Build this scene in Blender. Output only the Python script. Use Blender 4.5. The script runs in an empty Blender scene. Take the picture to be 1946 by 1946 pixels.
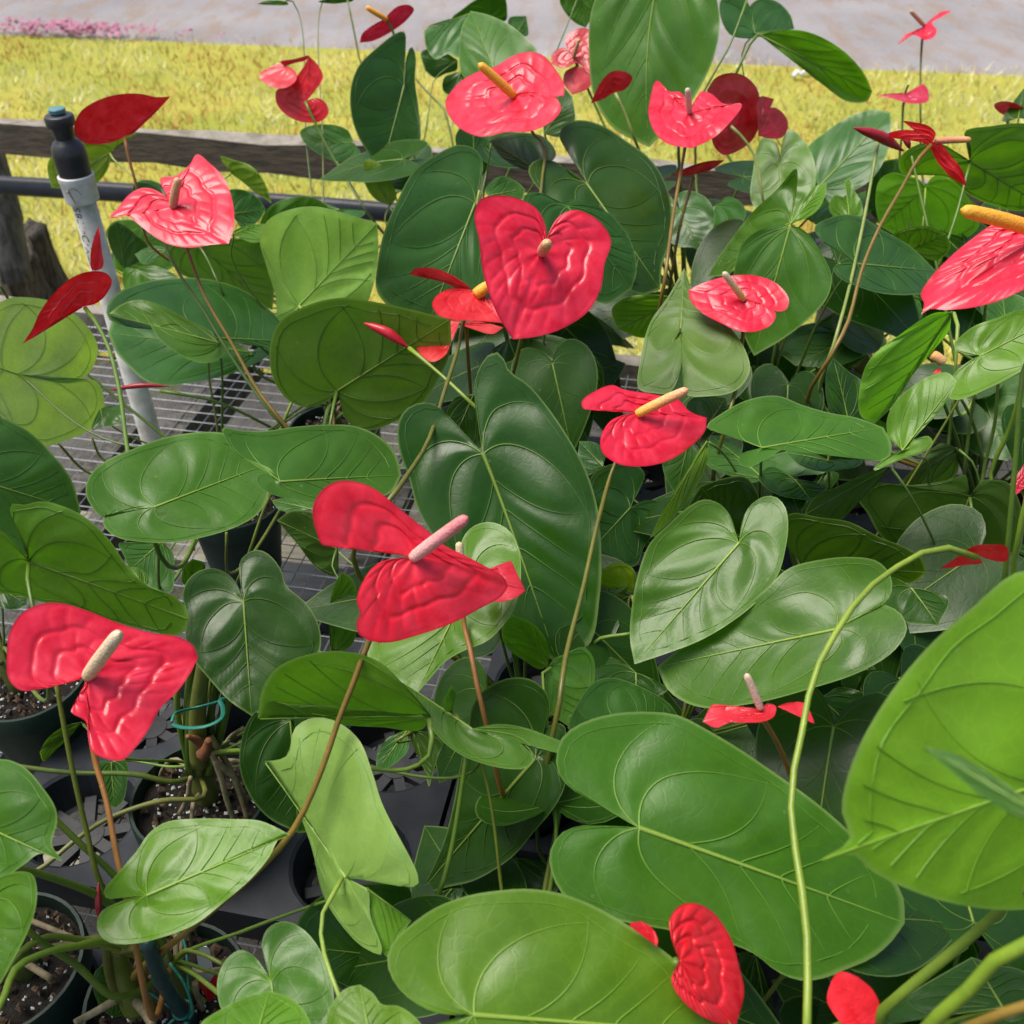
import bpy, math, random
import numpy as np
from mathutils import Vector

random.seed(7)
RNG = np.random.default_rng(11)
S = bpy.context.scene

# ------------------------------------------------------------------ camera
PITCH = math.radians(38.0)
CAMZ = 1.6
FN = 1950.0 / 1946.0
cam_d = bpy.data.cameras.new("camera")
cam = bpy.data.objects.new("camera", cam_d)
S.collection.objects.link(cam)
cam.location = (0, 0, CAMZ)
cam.rotation_euler = (math.radians(90) - PITCH, 0, 0)
cam_d.sensor_width = 36.0
cam_d.lens = 36.0 * FN
cam_d.clip_start = 0.02
cam_d.clip_end = 400
cam_d.dof.use_dof = True
cam_d.dof.focus_distance = 0.92
cam_d.dof.aperture_fstop = 10.5
S.camera = cam

# ------------------------------------------------------------------ sky, sun, exposure
SUN_EL, SUN_AZ = math.radians(68), math.radians(-85)     # azimuth measured from +Y towards +X
world = bpy.data.worlds.new("World")
S.world = world
world.use_nodes = True
wn = world.node_tree
sky = wn.nodes.new("ShaderNodeTexSky")
sky.sky_type = 'NISHITA'
sky.sun_disc = False
sky.sun_elevation = SUN_EL
sky.sun_rotation = SUN_AZ
sky.air_density = 1.0
sky.dust_density = 4.0
sky.ozone_density = 0.6
bg = wn.nodes["Background"]
bg.inputs[1].default_value = 0.06
wn.links.new(sky.outputs[0], bg.inputs[0])
sun_d = bpy.data.lights.new("sun", 'SUN')
sun_d.energy = 1.5
sun_d.angle = math.radians(34)
sun_d.color = (1.0, 0.95, 0.87)
sun = bpy.data.objects.new("sun", sun_d)
S.collection.objects.link(sun)
sdir = Vector((math.sin(SUN_AZ) * math.cos(SUN_EL), math.cos(SUN_AZ) * math.cos(SUN_EL), math.sin(SUN_EL)))
sun.rotation_euler = sdir.to_track_quat('Z', 'Y').to_euler()
sun.location = sdir * 10
S.view_settings.view_transform = 'Standard'
S.view_settings.look = 'None'
S.view_settings.gamma = 1.0
S.view_settings.use_curve_mapping = False
S.view_settings.exposure = 1.42
S.render.engine = 'CYCLES'
S.cycles.use_denoising = True
S.cycles.max_bounces = 8
S.cycles.transmission_bounces = 4
S.cycles.diffuse_bounces = 4
S.cycles.glossy_bounces = 3
S.cycles.sample_clamp_indirect = 6.0

# ------------------------------------------------------------------ measuring helpers
CAM = np.array([0.0, 0.0, CAMZ])
_c, _s = math.cos(PITCH), math.sin(PITCH)
BENCH = 0.60

def rays(p):
    """viewing directions of picture points (0..1, y down); length 1 along the lens axis"""
    p = np.atleast_2d(np.asarray(p, float))
    x = (p[:, 0] - .5) / FN
    y = -(p[:, 1] - .5) / FN
    return np.stack([x, _c + y * _s, -_s + y * _c], 1)

def at(p, d):
    return CAM + rays(p) * np.reshape(d, (-1, 1))

def on_z(p, z):
    r = rays(p)
    return CAM + r * ((z - CAMZ) / r[:, 2:3])

REG = {'A': (0, 0), 'B': (640, 0), 'C': (1286, 0), 'D': (0, 640), 'E': (640, 640), 'F': (1286, 640),
       'G': (0, 1286), 'H': (640, 1286), 'I': (1286, 1286)}

def pt(reg, s):
    """'x,y x,y,z' read off an enlarged part of the photograph -> (n,3): picture x, y in 0..1 and z in metres"""
    out = []
    for tok in s.split():
        v = [float(k) for k in tok.split(',')]
        if reg == 'W':
            x, y = v[0] / 1932, v[1] / 1932
        else:
            ox, oy = REG[reg]
            x, y = (ox + v[0] * 660 / 1932) / 1946, (oy + v[1] * 660 / 1932) / 1946
        out.append((x, y, v[2] * .01 if len(v) > 2 else 0.0))
    return np.array(out) if out else np.zeros((0, 3))

def catmull(P, n, closed=False):
    """centripetal-ish smooth curve through P, n samples evenly spaced by length"""
    P = np.asarray(P, float)
    if len(P) == 2:
        t = np.linspace(0, 1, n)[:, None]
        return P[0] * (1 - t) + P[1] * t
    A = np.vstack([2 * P[0] - P[1], P, 2 * P[-1] - P[-2]])
    seg = []
    for i in range(1, len(A) - 2):
        p0, p1, p2, p3 = A[i - 1], A[i], A[i + 1], A[i + 2]
        L = np.linalg.norm(p2 - p1) + 1e-9
        l0 = np.linalg.norm(p1 - p0) + 1e-9
        l2 = np.linalg.norm(p3 - p2) + 1e-9
        m1 = ((p1 - p0) / l0 * L + (p2 - p1)) / 2 * L / max(L, 1e-9)
        m2 = ((p2 - p1) + (p3 - p2) / l2 * L) / 2
        t = np.linspace(0, 1, 12, endpoint=False)[:, None]
        seg.append((2 * t**3 - 3 * t**2 + 1) * p1 + (t**3 - 2 * t**2 + t) * m1 + (-2 * t**3 + 3 * t**2) * p2 + (t**3 - t**2) * m2)
    C = np.vstack(seg + [P[-1:]])
    s = np.concatenate([[0], np.cumsum(np.linalg.norm(np.diff(C, axis=0), axis=1))])
    q = np.linspace(0, s[-1], n)
    return np.stack([np.interp(q, s, C[:, k]) for k in range(C.shape[1])], 1)

# ------------------------------------------------------------------ materials
def mat(name):
    m = bpy.data.materials.new(name)
    m.use_nodes = True
    nt = m.node_tree
    nt.nodes.clear()
    return m, nt

def nd(nt, typ, **kw):
    n = nt.nodes.new(typ)
    for k, v in kw.items():
        if k.startswith('i_'):
            key = k[2:]
            n.inputs[int(key) if key.isdigit() else key.replace('_', ' ')].default_value = v
        else:
            setattr(n, k, v)
    return n

def ramp(nt, src, stops, interp='LINEAR'):
    r = nt.nodes.new('ShaderNodeValToRGB')
    r.color_ramp.interpolation = interp
    el = r.color_ramp.elements
    while len(el) < len(stops):
        el.new(0.5)
    for e, (p, c) in zip(el, stops):
        e.position = p
        e.color = (c, c, c, 1) if isinstance(c, (int, float)) else (*c, 1)
    nt.links.new(src, r.inputs[0])
    return r.outputs[0]

def mixc(nt, fac, a, b, mode='MIX'):
    n = nt.nodes.new('ShaderNodeMix')
    n.data_type = 'RGBA'
    n.blend_type = mode
    for sock, v in ((n.inputs[0], fac), (n.inputs[6], a), (n.inputs[7], b)):
        if hasattr(v, 'is_linked'):
            nt.links.new(v, sock)
        elif isinstance(v, (int, float)):
            sock.default_value = v
        else:
            sock.default_value = (*v, 1)
    return n.outputs[2]

def noise(nt, vec, scale, detail=3, rough=.5, dist=0):
    n = nd(nt, 'ShaderNodeTexNoise', i_Scale=scale, i_Detail=detail, i_Roughness=rough, i_Distortion=dist)
    if vec is not None:
        nt.links.new(vec, n.inputs['Vector'])
    return n.outputs['Fac']

def bump(nt, h, strength, dist):
    b = nd(nt, 'ShaderNodeBump', i_Strength=strength, i_Distance=dist)
    nt.links.new(h, b.inputs['Height'])
    return b.outputs[0]

def simple(name, col, rough=.5, var=.25, scale=40, bmp=.0, metal=0, spec=.5, col2=None, coord='Object', bdist=.002, stretch=None, detail=4):
    """painted or grown surface: two tones broken up by noise, fine relief"""
    m, nt = mat(name)
    tc = nd(nt, 'ShaderNodeTexCoord')
    vec = tc.outputs[coord]
    if stretch:
        mp = nd(nt, 'ShaderNodeMapping')
        mp.inputs['Scale'].default_value = stretch
        nt.links.new(vec, mp.inputs[0])
        vec = mp.outputs[0]
    f = noise(nt, vec, scale, detail, .6)
    c2 = col2 if col2 else tuple(max(0, c * (1 - var * 1.6)) for c in col)
    c = mixc(nt, ramp(nt, f, [(.35, 0.0), (.68, 1.0)]), c2, col)
    p = nd(nt, 'ShaderNodeBsdfPrincipled', i_Roughness=rough, i_Metallic=metal)
    p.inputs['Specular IOR Level'].default_value = spec
    nt.links.new(c, p.inputs['Base Color'])
    if bmp:
        nt.links.new(bump(nt, noise(nt, vec, scale * 2.5, 5, .65), bmp, bdist), p.inputs['Normal'])
    o = nd(nt, 'ShaderNodeOutputMaterial')
    nt.links.new(p.outputs[0], o.inputs[0])
    return m

def leaf_material(name, vein=False):
    m, nt = mat(name)
    oi = nd(nt, 'ShaderNodeObjectInfo')
    geo = nd(nt, 'ShaderNodeNewGeometry')
    uv = nd(nt, 'ShaderNodeUVMap', uv_map='local')
    ar = nd(nt, 'ShaderNodeAttribute', attribute_name='rim')
    vec = uv.outputs[0]
    base = oi.outputs['Color']
    add = nd(nt, 'ShaderNodeVectorMath', operation='ADD')
    nt.links.new(vec, add.inputs[0])
    rnd = nd(nt, 'ShaderNodeCombineXYZ')
    mul = nd(nt, 'ShaderNodeMath', operation='MULTIPLY', i_1=37.0)
    nt.links.new(oi.outputs['Random'], mul.inputs[0])
    nt.links.new(mul.outputs[0], rnd.inputs[0])
    nt.links.new(rnd.outputs[0], add.inputs[1])
    v2 = add.outputs[0]
    n1 = noise(nt, v2, 22, 4, .55)
    n2 = noise(nt, v2, 160, 3, .6)
    # the underside of the blade is paler and yellower than the upper side
    under = mixc(nt, 1.0, base, (1.9, 1.62, 1.5), 'MULTIPLY')
    side = mixc(nt, geo.outputs['Backfacing'], base, under)
    c = mixc(nt, ramp(nt, n1, [(.3, 0.0), (.72, 1.0)]), mixc(nt, 1.0, side, (.80, .80, .78), 'MULTIPLY'), mixc(nt, 1.0, side, (1.18, 1.13, 1.05), 'MULTIPLY'))
    # yellower areas, scattered pale water spots and small brown scars
    big = noise(nt, v2, 9, 3, .55)
    c = mixc(nt, ramp(nt, big, [(.45, 0.0), (.75, .4)]), c, mixc(nt, 1.0, side, (1.28, 1.2, .85), 'MULTIPLY'))
    sp = nd(nt, 'ShaderNodeTexVoronoi', i_Scale=75.0)
    nt.links.new(v2, sp.inputs['Vector'])
    sepc = nd(nt, 'ShaderNodeSeparateColor')
    nt.links.new(sp.outputs['Color'], sepc.inputs[0])
    rare = nd(nt, 'ShaderNodeMath', operation='GREATER_THAN', i_1=.90)
    nt.links.new(sepc.outputs[0], rare.inputs[0])
    spot = nd(nt, 'ShaderNodeMath', operation='MULTIPLY')
    nt.links.new(ramp(nt, sp.outputs['Distance'], [(.06, .45), (.15, 0.0)]), spot.inputs[0])
    nt.links.new(rare.outputs[0], spot.inputs[1])
    c = mixc(nt, spot.outputs[0], c, mixc(nt, .5, side, (.34, .36, .22)))
    # net of fine veins
    vo = nd(nt, 'ShaderNodeTexVoronoi', feature='DISTANCE_TO_EDGE', i_Scale=95.0, i_Randomness=1.0)
    wob = nd(nt, 'ShaderNodeTexNoise', i_Scale=60.0, i_Detail=2.0)
    nt.links.new(v2, wob.inputs['Vector'])
    wadd = nd(nt, 'ShaderNodeVectorMath', operation='MULTIPLY_ADD')
    nt.links.new(wob.outputs['Color'], wadd.inputs[0])
    wadd.inputs[1].default_value = (.012, .012, .0)
    nt.links.new(v2, wadd.inputs[2])
    nt.links.new(wadd.outputs[0], vo.inputs['Vector'])
    net = ramp(nt, vo.outputs['Distance'], [(0.0, 1.0), (.045, .25), (.11, 0.0)])
    nf = nd(nt, 'ShaderNodeMath', operation='MULTIPLY', i_1=.10)
    nt.links.new(net, nf.inputs[0])
    c = mixc(nt, nf.outputs[0], c, mixc(nt, 1.0, side, (2.3, 1.8, 1.6), 'MULTIPLY'))
    # thin pale margin
    rim = ramp(nt, ar.outputs['Fac'], [(.972, 0.0), (.99, .7)])
    if not vein:
        c = mixc(nt, rim, c, mixc(nt, .55, side, (.30, .42, .13)))
    if vein:
        c = mixc(nt, ar.outputs['Fac'], mixc(nt, 1.0, side, (1.35, 1.28, 1.2), 'MULTIPLY'), (.40, .52, .10))
    p = nd(nt, 'ShaderNodeBsdfPrincipled')
    rr = mixc(nt, geo.outputs['Backfacing'], ramp(nt, n1, [(.3, .32), (.7, .44)]), (.5, .5, .5))
    nt.links.new(rr, p.inputs['Roughness'])
    p.inputs['Specular IOR Level'].default_value = .55
    nt.links.new(c, p.inputs['Base Color'])
    hh = nd(nt, 'ShaderNodeMath', operation='MULTIPLY_ADD', i_1=-.3)
    nt.links.new(net, hh.inputs[0])
    nt.links.new(n2, hh.inputs[2])
    bm = bump(nt, hh.outputs[0], .15, .0012)
    nt.links.new(bm, p.inputs['Normal'])
    tr = nd(nt, 'ShaderNodeBsdfTranslucent')
    tcol = mixc(nt, 1.0, c, (1.5, 1.8, .38), 'MULTIPLY')
    nt.links.new(tcol, tr.inputs[0])
    mx = nd(nt, 'ShaderNodeMixShader')
    mx.inputs[0].default_value = .36 if not vein else .2
    nt.links.new(p.outputs[0], mx.inputs[1])
    nt.links.new(tr.outputs[0], mx.inputs[2])
    o = nd(nt, 'ShaderNodeOutputMaterial')
    nt.links.new(mx.outputs[0], o.inputs[0])
    return m

def spathe_material(name):
    m, nt = mat(name)
    oi = nd(nt, 'ShaderNodeObjectInfo')
    geo = nd(nt, 'ShaderNodeNewGeometry')
    uv = nd(nt, 'ShaderNodeUVMap', uv_map='local')
    ar = nd(nt, 'ShaderNodeAttribute', attribute_name='rim')
    vec = uv.outputs[0]
    base = oi.outputs['Color']
    n1 = noise(nt, vec, 45, 4, .6)
    n2 = noise(nt, vec, 260, 3, .6)
    side = mixc(nt, geo.outputs['Backfacing'], base, mixc(nt, 1.0, base, (1.15, .35, .5), 'MULTIPLY'))
    c = mixc(nt, ramp(nt, n1, [(.32, 0.0), (.7, 1.0)]), mixc(nt, 1.0, side, (.78, .45, .5), 'MULTIPLY'), mixc(nt, .07, side, (.95, .40, .48)))
    rim = ramp(nt, ar.outputs['Fac'], [(.965, 0.0), (.992, .65)])
    c = mixc(nt, rim, c, mixc(nt, 1.0, side, (.45, .3, .45), 'MULTIPLY'))
    p = nd(nt, 'ShaderNodeBsdfPrincipled', i_Roughness=.30)
    p.inputs['Coat Weight'].default_value = .22
    p.inputs['Coat Roughness'].default_value = .12
    nt.links.new(ramp(nt, n1, [(.3, .26), (.7, .44)]), p.inputs['Roughness'])
    p.inputs['Specular IOR Level'].default_value = .42
    nt.links.new(c, p.inputs['Base Color'])
    nt.links.new(bump(nt, n2, .12, .001), p.inputs['Normal'])
    tr = nd(nt, 'ShaderNodeBsdfTranslucent')
    nt.links.new(c, tr.inputs[0])
    mx = nd(nt, 'ShaderNodeMixShader')
    mx.inputs[0].default_value = .18
    nt.links.new(p.outputs[0], mx.inputs[1])
    nt.links.new(tr.outputs[0], mx.inputs[2])
    o = nd(nt, 'ShaderNodeOutputMaterial')
    nt.links.new(mx.outputs[0], o.inputs[0])
    return m

def stem_material(name):
    """object colour, mottled, slightly translucent-looking sheen"""
    m, nt = mat(name)
    oi = nd(nt, 'ShaderNodeObjectInfo')
    tc = nd(nt, 'ShaderNodeTexCoord')
    f = noise(nt, tc.outputs['Object'], 35, 4, .6)
    f2 = noise(nt, tc.outputs['Object'], 400, 2, .6)
    c = mixc(nt, ramp(nt, f, [(.3, 0.0), (.7, 1.0)]), mixc(nt, 1.0, oi.outputs['Color'], (.7, .75, .7), 'MULTIPLY'), mixc(nt, 1.0, oi.outputs['Color'], (1.2, 1.15, 1.1), 'MULTIPLY'))
    c = mixc(nt, ramp(nt, f2, [(.62, 0.0), (.72, .35)]), c, mixc(nt, 1.0, oi.outputs['Color'], (1.7, 1.6, 1.8), 'MULTIPLY'))
    p = nd(nt, 'ShaderNodeBsdfPrincipled', i_Roughness=.38)
    nt.links.new(c, p.inputs['Base Color'])
    nt.links.new(bump(nt, f2, .15, .0008), p.inputs['Normal'])
    o = nd(nt, 'ShaderNodeOutputMaterial')
    nt.links.new(p.outputs[0], o.inputs[0])
    return m

def spadix_material(name):
    """colour runs from base to tip (attribute), covered in small pimples"""
    m, nt = mat(name)
    oi = nd(nt, 'ShaderNodeObjectInfo')
    at_ = nd(nt, 'ShaderNodeAttribute', attribute_name='tint')
    tc = nd(nt, 'ShaderNodeTexCoord')
    vo = nd(nt, 'ShaderNodeTexVoronoi', i_Scale=520.0)
    nt.links.new(tc.outputs['Object'], vo.inputs['Vector'])
    n = noise(nt, tc.outputs['Object'], 120, 3)
    c = mixc(nt, ramp(nt, vo.outputs['Distance'], [(.25, 0.0), (.8, 1.0)]), at_.outputs['Color'], mixc(nt, 1.0, at_.outputs['Color'], (.82, .74, .62), 'MULTIPLY'))
    c = mixc(nt, ramp(nt, n, [(.66, 0.0), (.78, .25)]), c, (.45, .30, .12))
    p = nd(nt, 'ShaderNodeBsdfPrincipled', i_Roughness=.55)
    p.inputs['Subsurface Weight'].default_value = .15
    p.inputs['Subsurface Radius'].default_value = (.004, .002, .001)
    p.inputs['Subsurface Scale'].default_value = .5
    nt.links.new(c, p.inputs['Base Color'])
    inv = nd(nt, 'ShaderNodeMath', operation='SUBTRACT', i_0=1.0)
    nt.links.new(vo.outputs['Distance'], inv.inputs[1])
    nt.links.new(bump(nt, inv.outputs[0], .35, .0009), p.inputs['Normal'])
    o = nd(nt, 'ShaderNodeOutputMaterial')
    nt.links.new(p.outputs[0], o.inputs[0])
    return m

M_LEAF = leaf_material('leaf_blade')
M_VEIN = leaf_material('leaf_vein', True)
M_SPATHE = spathe_material('red_spathe')
M_STEM = stem_material('green_stem')
M_SPADIX = spadix_material('flower_spike')

# ------------------------------------------------------------------ mesh helpers
def mesh_obj(name, V, F, mats, parent=None, origin=(0, 0, 0), smooth=True, mi=None, uv=None, attrs=None, color=None):
    me = bpy.data.meshes.new(name)
    V = np.asarray(V, float) - np.asarray(origin, float)
    me.from_pydata(V.tolist(), [], F if isinstance(F, list) else F.tolist())
    for m in (mats if isinstance(mats, (list, tuple)) else [mats]):
        me.materials.append(m)
    if smooth:
        me.polygons.foreach_set('use_smooth', np.ones(len(me.polygons), bool))
    if mi is not None:
        me.polygons.foreach_set('material_index', np.asarray(mi, np.int32))
    if uv is not None:
        lay = me.uv_layers.new(name='local')
        li = np.empty(len(me.loops), np.int32)
        me.loops.foreach_get('vertex_index', li)
        lay.data.foreach_set('uv', np.asarray(uv, np.float32)[li].ravel())
    for k, v in (attrs or {}).items():
        v = np.asarray(v, np.float32)
        if v.ndim == 1:
            a = me.attributes.new(k, 'FLOAT', 'POINT')
            a.data.foreach_set('value', v)
        else:
            a = me.attributes.new(k, 'FLOAT_COLOR', 'POINT')
            a.data.foreach_set('color', v.ravel())
    me.update()
    o = bpy.data.objects.new(name, me)
    S.collection.objects.link(o)
    if color is not None:
        o.color = (*color, 1)
    if parent is not None:
        o.parent = parent
    return o

def place(o, world_loc, parent_world=(0, 0, 0)):
    o.location = np.asarray(world_loc, float) - np.asarray(parent_world, float)
    return o

def empty(name, loc, parent=None, parent_world=(0, 0, 0)):
    o = bpy.data.objects.new(name, None)
    S.collection.objects.link(o)
    o.empty_display_size = .05
    o.location = np.asarray(loc, float) - np.asarray(parent_world, float)
    if parent is not None:
        o.parent = parent
    return o

def tag(o, label, cat, group=None):
    o['label'] = label
    o['category'] = cat
    if group:
        o['group'] = group
    return o

def kind(o, k):
    o['kind'] = k
    return o

def tube(path, rad, n=8, cap=True, flat=1.0):
    path = np.asarray(path, float)
    m = len(path)
    rad = np.broadcast_to(np.asarray(rad, float), (m,))
    T = np.gradient(path, axis=0)
    T /= np.linalg.norm(T, axis=1)[:, None] + 1e-12
    up = np.array([0, 0, 1.0]) if abs(T[0, 2]) < .9 else np.array([1.0, 0, 0])
    a = np.cross(T[0], up); a /= np.linalg.norm(a)
    A = np.zeros((m, 3)); A[0] = a
    for i in range(1, m):
        a = a - T[i] * np.dot(a, T[i])
        a /= np.linalg.norm(a) + 1e-12
        A[i] = a
    B = np.cross(T, A)
    th = np.linspace(0, 2 * np.pi, n, endpoint=False)
    V = path[:, None, :] + rad[:, None, None] * (np.cos(th)[None, :, None] * A[:, None, :] + flat * np.sin(th)[None, :, None] * B[:, None, :])
    V = V.reshape(-1, 3)
    i = np.arange(m - 1)[:, None] * n
    j = np.arange(n)[None, :]
    j2 = (j + 1) % n
    F = np.stack([i + j, i + j2, i + n + j2, i + n + j], -1).reshape(-1, 4).tolist()
    if cap:
        F.append(list(range(n))[::-1])
        F.append([(m - 1) * n + k for k in range(n)])
    return V, F

class Acc:
    """collects shapes into one mesh"""
    def __init__(s):
        s.V, s.F, s.M, s.n = [], [], [], 0
    def add(s, V, F, m=0):
        V = np.asarray(V, float)
        s.F += [[k + s.n for k in f] for f in (F if isinstance(F, list) else F.tolist())]
        s.M += [m] * len(F)
        s.V.append(V)
        s.n += len(V)
    def box(s, c, size, rot=0.0, m=0, jitter=0):
        x, y, z = [k / 2 for k in size]
        V = np.array([(a, b, d) for d in (-z, z) for (a, b) in ((-x, -y), (x, -y), (x, y), (-x, y))])
        if jitter:
            V = V + RNG.normal(0, jitter, V.shape)
        cr, sr = math.cos(rot), math.sin(rot)
        V = np.stack([V[:, 0] * cr - V[:, 1] * sr, V[:, 0] * sr + V[:, 1] * cr, V[:, 2]], 1) + np.asarray(c)
        s.add(V, [[0, 3, 2, 1], [4, 5, 6, 7], [0, 1, 5, 4], [1, 2, 6, 5], [2, 3, 7, 6], [3, 0, 4, 7]], m)
    def lathe(s, prof, n=32, c=(0, 0, 0), m=0, gear=None, axis=None):
        """profile of (radius, height); gear=(count, depth, r_min) notches the outer rings"""
        th = np.linspace(0, 2 * np.pi, n, endpoint=False)
        rows = []
        for (r, z) in prof:
            rr = np.full(n, r)
            if gear and r > gear[2]:
                rr = rr - gear[1] * (np.cos(th * gear[0]) > .35)
            rows.append(np.stack([rr * np.cos(th), rr * np.sin(th), np.full(n, z)], 1))
        V = np.vstack(rows)
        if axis is not None:
            q = Vector((0, 0, 1)).rotation_difference(Vector(axis)).to_matrix()
            V = V @ np.array(q).T
        V = V + np.asarray(c)
        F = []
        for k in range(len(prof) - 1):
            for j in range(n):
                j2 = (j + 1) % n
                F.append([k * n + j, k * n + j2, (k + 1) * n + j2, (k + 1) * n + j])
        if prof[0][0] > 0 and prof[0][0] < 1e3:
            F.append(list(range(n))[::-1])
        F.append([(len(prof) - 1) * n + j for j in range(n)])
        s.add(V, F, m)
    def obj(s, name, mats, parent=None, origin=(0, 0, 0), smooth=False, color=None):
        return mesh_obj(name, np.vstack(s.V), s.F, mats, parent, origin, smooth, s.M, color=color)

# ------------------------------------------------------------------ leaf and spathe blades
class Blade:
    """A heart-shaped blade hung at its stalk point P; spokes run from P to a smooth outline.
    The blade's plane is found from the outline (a heart of ratio rho seen at a slant), then cupped, drooped, waved and quilted."""
    def __init__(s, reg, d, P, left, tip, right, face='t', rho=2.3, flip=None, cup=.0, droop=.0, wave=.0, fold=.0, quilt=.0, spathe=0.0, mid=None, seed=0, lean=0.3, nrm=None, M=None):
        P = pt(reg, P)[0]
        Lp, T, Rp = pt(reg, left), pt(reg, tip)[0], pt(reg, right)
        ends = [q for q in ((Lp[0] if len(Lp) else None), (Rp[-1] if len(Rp) else None)) if q is not None]
        nb = np.mean(ends, axis=0) if ends else P
        N = P + .12 * (nb - P)
        s.M = M or (48 if not spathe else 72)
        h1 = catmull(np.vstack([N, Lp, T]), s.M)
        h2 = catmull(np.vstack([T, Rp, N]), s.M)
        s.out = np.vstack([h1, h2[1:]])
        s.us = np.concatenate([np.linspace(0, .5, s.M), np.linspace(.5, 1, s.M)[1:]])
        s.P, s.T, s.d = P, T, d
        # slant of the plane (weak perspective)
        U = (T - P)[:2] * d / FN
        perp = np.array([-U[1], U[0]]); perp /= np.linalg.norm(perp) + 1e-9
        q = (s.out[:, :2] - P[:2])
        k = q @ perp
        V = (s.out[k.argmax(), :2] - s.out[k.argmin(), :2]) / 2 * d / FN
        A, B, C = U @ U, V @ V, U @ V
        b = A - rho * rho * B
        w = (-b + math.sqrt(b * b + 4 * rho * rho * C * C)) / 2
        best = None
        R = rays(P[:2])[0]
        fwd = np.array([0, _c, -_s]); rt = np.array([1.0, 0, 0]); dn = np.array([0, -_s, -_c])
        for sg in (1, -1):
            uz = sg * math.sqrt(max(w, 1e-10))
            vz = -C / uz
            u3 = U[0] * rt + U[1] * dn + uz * fwd
            v3 = V[0] * rt + V[1] * dn + vz * fwd
            n = np.cross(u3, v3); n /= np.linalg.norm(n) + 1e-12
            if n @ R > 0:
                n = -n                                  # the side we look at
            topn = n if face == 't' else -n
            sc = topn[2] * (1 if flip is None else 0) + (sg * flip if flip else 0)
            if best is None or sc > best[0]:
                best = (sc, n)
        n = best[1] if nrm is None else np.asarray(nrm, float) / np.linalg.norm(nrm)
        view = -R / np.linalg.norm(R)
        n = n * (1 - lean) + view * lean
        n /= np.linalg.norm(n)
        if n @ view < .38:
            n = n + view * (.38 - n @ view) * 1.3
            n /= np.linalg.norm(n)
        s.n = n
        s.topn = n if face == 't' else -n
        s.P3 = CAM + R * d
        t3 = s._plane(np.array([T[:2]]))[0]
        s.ax = (t3 - s.P3); s.len = np.linalg.norm(s.ax); s.ax /= s.len
        s.lat = np.cross(s.topn, s.ax)
        s.face = face
        o3 = s._plane(s.out[:, :2]) - s.P3
        s.wid = max(.01, np.abs(o3 @ s.lat).max())
        s.prm = dict(cup=cup, droop=droop, wave=wave, fold=fold, quilt=quilt, spathe=spathe)
        s.mid = None if mid is None else pt(reg, mid)[0][:2] - (P[:2] + T[:2]) / 2
        rg = np.random.default_rng(seed)
        s.ph = rg.uniform(0, 6.28, 12)
        s.veins = None
        s.rg = rg

    def _plane(s, p2):
        r = rays(p2)
        den = r @ s.n
        den = np.where(den > -.12, -.12, den)
        t = ((s.P3 - CAM) @ s.n) / den
        t = np.clip(t, s.d * .62, s.d * 1.55)
        return CAM + r * t[:, None]

    def surf(s, r, u, lift=0.0, quilted=True):
        r = np.asarray(r, float).ravel(); u = np.asarray(u, float).ravel()
        ox = np.interp(u, s.us, s.out[:, 0]); oy = np.interp(u, s.us, s.out[:, 1]); oz = np.interp(u, s.us, s.out[:, 2])
        p2 = np.stack([s.P[0] + r * (ox - s.P[0]), s.P[1] + r * (oy - s.P[1])], 1)
        if s.mid is not None:
            wgt = np.exp(-((u - .5) / .16) ** 2) * 4 * r * (1 - r)
            p2 = p2 + wgt[:, None] * s.mid
        q3 = s._plane(p2)
        rel = q3 - s.P3
        y = rel @ s.ax / s.len
        x = rel @ s.lat / s.wid
        p = s.prm
        L = s.len
        h = p['cup'] * L * x * x + p['fold'] * L * (np.sqrt(x * x + .01) - .1)
        h = h - p['droop'] * L * np.sign(y) * y * y
        ph = s.ph
        h = h + p['wave'] * L * r ** 2 * (.6 * np.sin(u * 6.283 * 3 + ph[0]) + .4 * np.sin(u * 6.283 * 7 + ph[1]))
        h = h + L * .018 * (np.sin(x * 5 + ph[2] + 2 * y) * np.sin(y * 6 + ph[3]))
        if p['spathe']:
            a = p['spathe'] * L
            uu = np.abs(u - .5) * 2
            wob = .025 * np.sin(u * 40 + ph[4]) + .02 * np.sin(u * 71 + ph[5])
            r2 = r - wob
            # blisters between the sunken side veins, in two bands, and soft folds near the stalk
            for ra, rb, N, amp, kk in ((.38, .66, 17, .0120, 6), (.64, .96, 29, .0115, 7)):
                t = np.clip((r2 - ra) / (rb - ra), 0, 1)
                ang = u * N + .25 * np.sin(u * 23 + ph[kk]) + ph[kk + 2] + .5 * (t - .5) * np.sign(u - .5)
                cell = np.floor(ang)
                size = .35 + .65 * np.abs(np.sin(cell * 12.9898 + ph[kk]))
                h = h + a * amp * size * np.sin(np.pi * t) ** .6 * np.abs(np.sin(np.pi * ang)) ** .55
            for rc, amp in ((.40, 1.0), (.67, .8)):
                h = h - a * .012 * amp * np.exp(-((r2 - rc) / .03) ** 2)
            h = h + a * .006 * np.sin(u * 6.283 * 7 + ph[10]) * np.exp(-((r - .22) / .14) ** 2)
            h = h - a * .012 * np.exp(-(x / .05) ** 2) * np.clip(r * 3, 0, 1) * (uu < .6)
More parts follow.
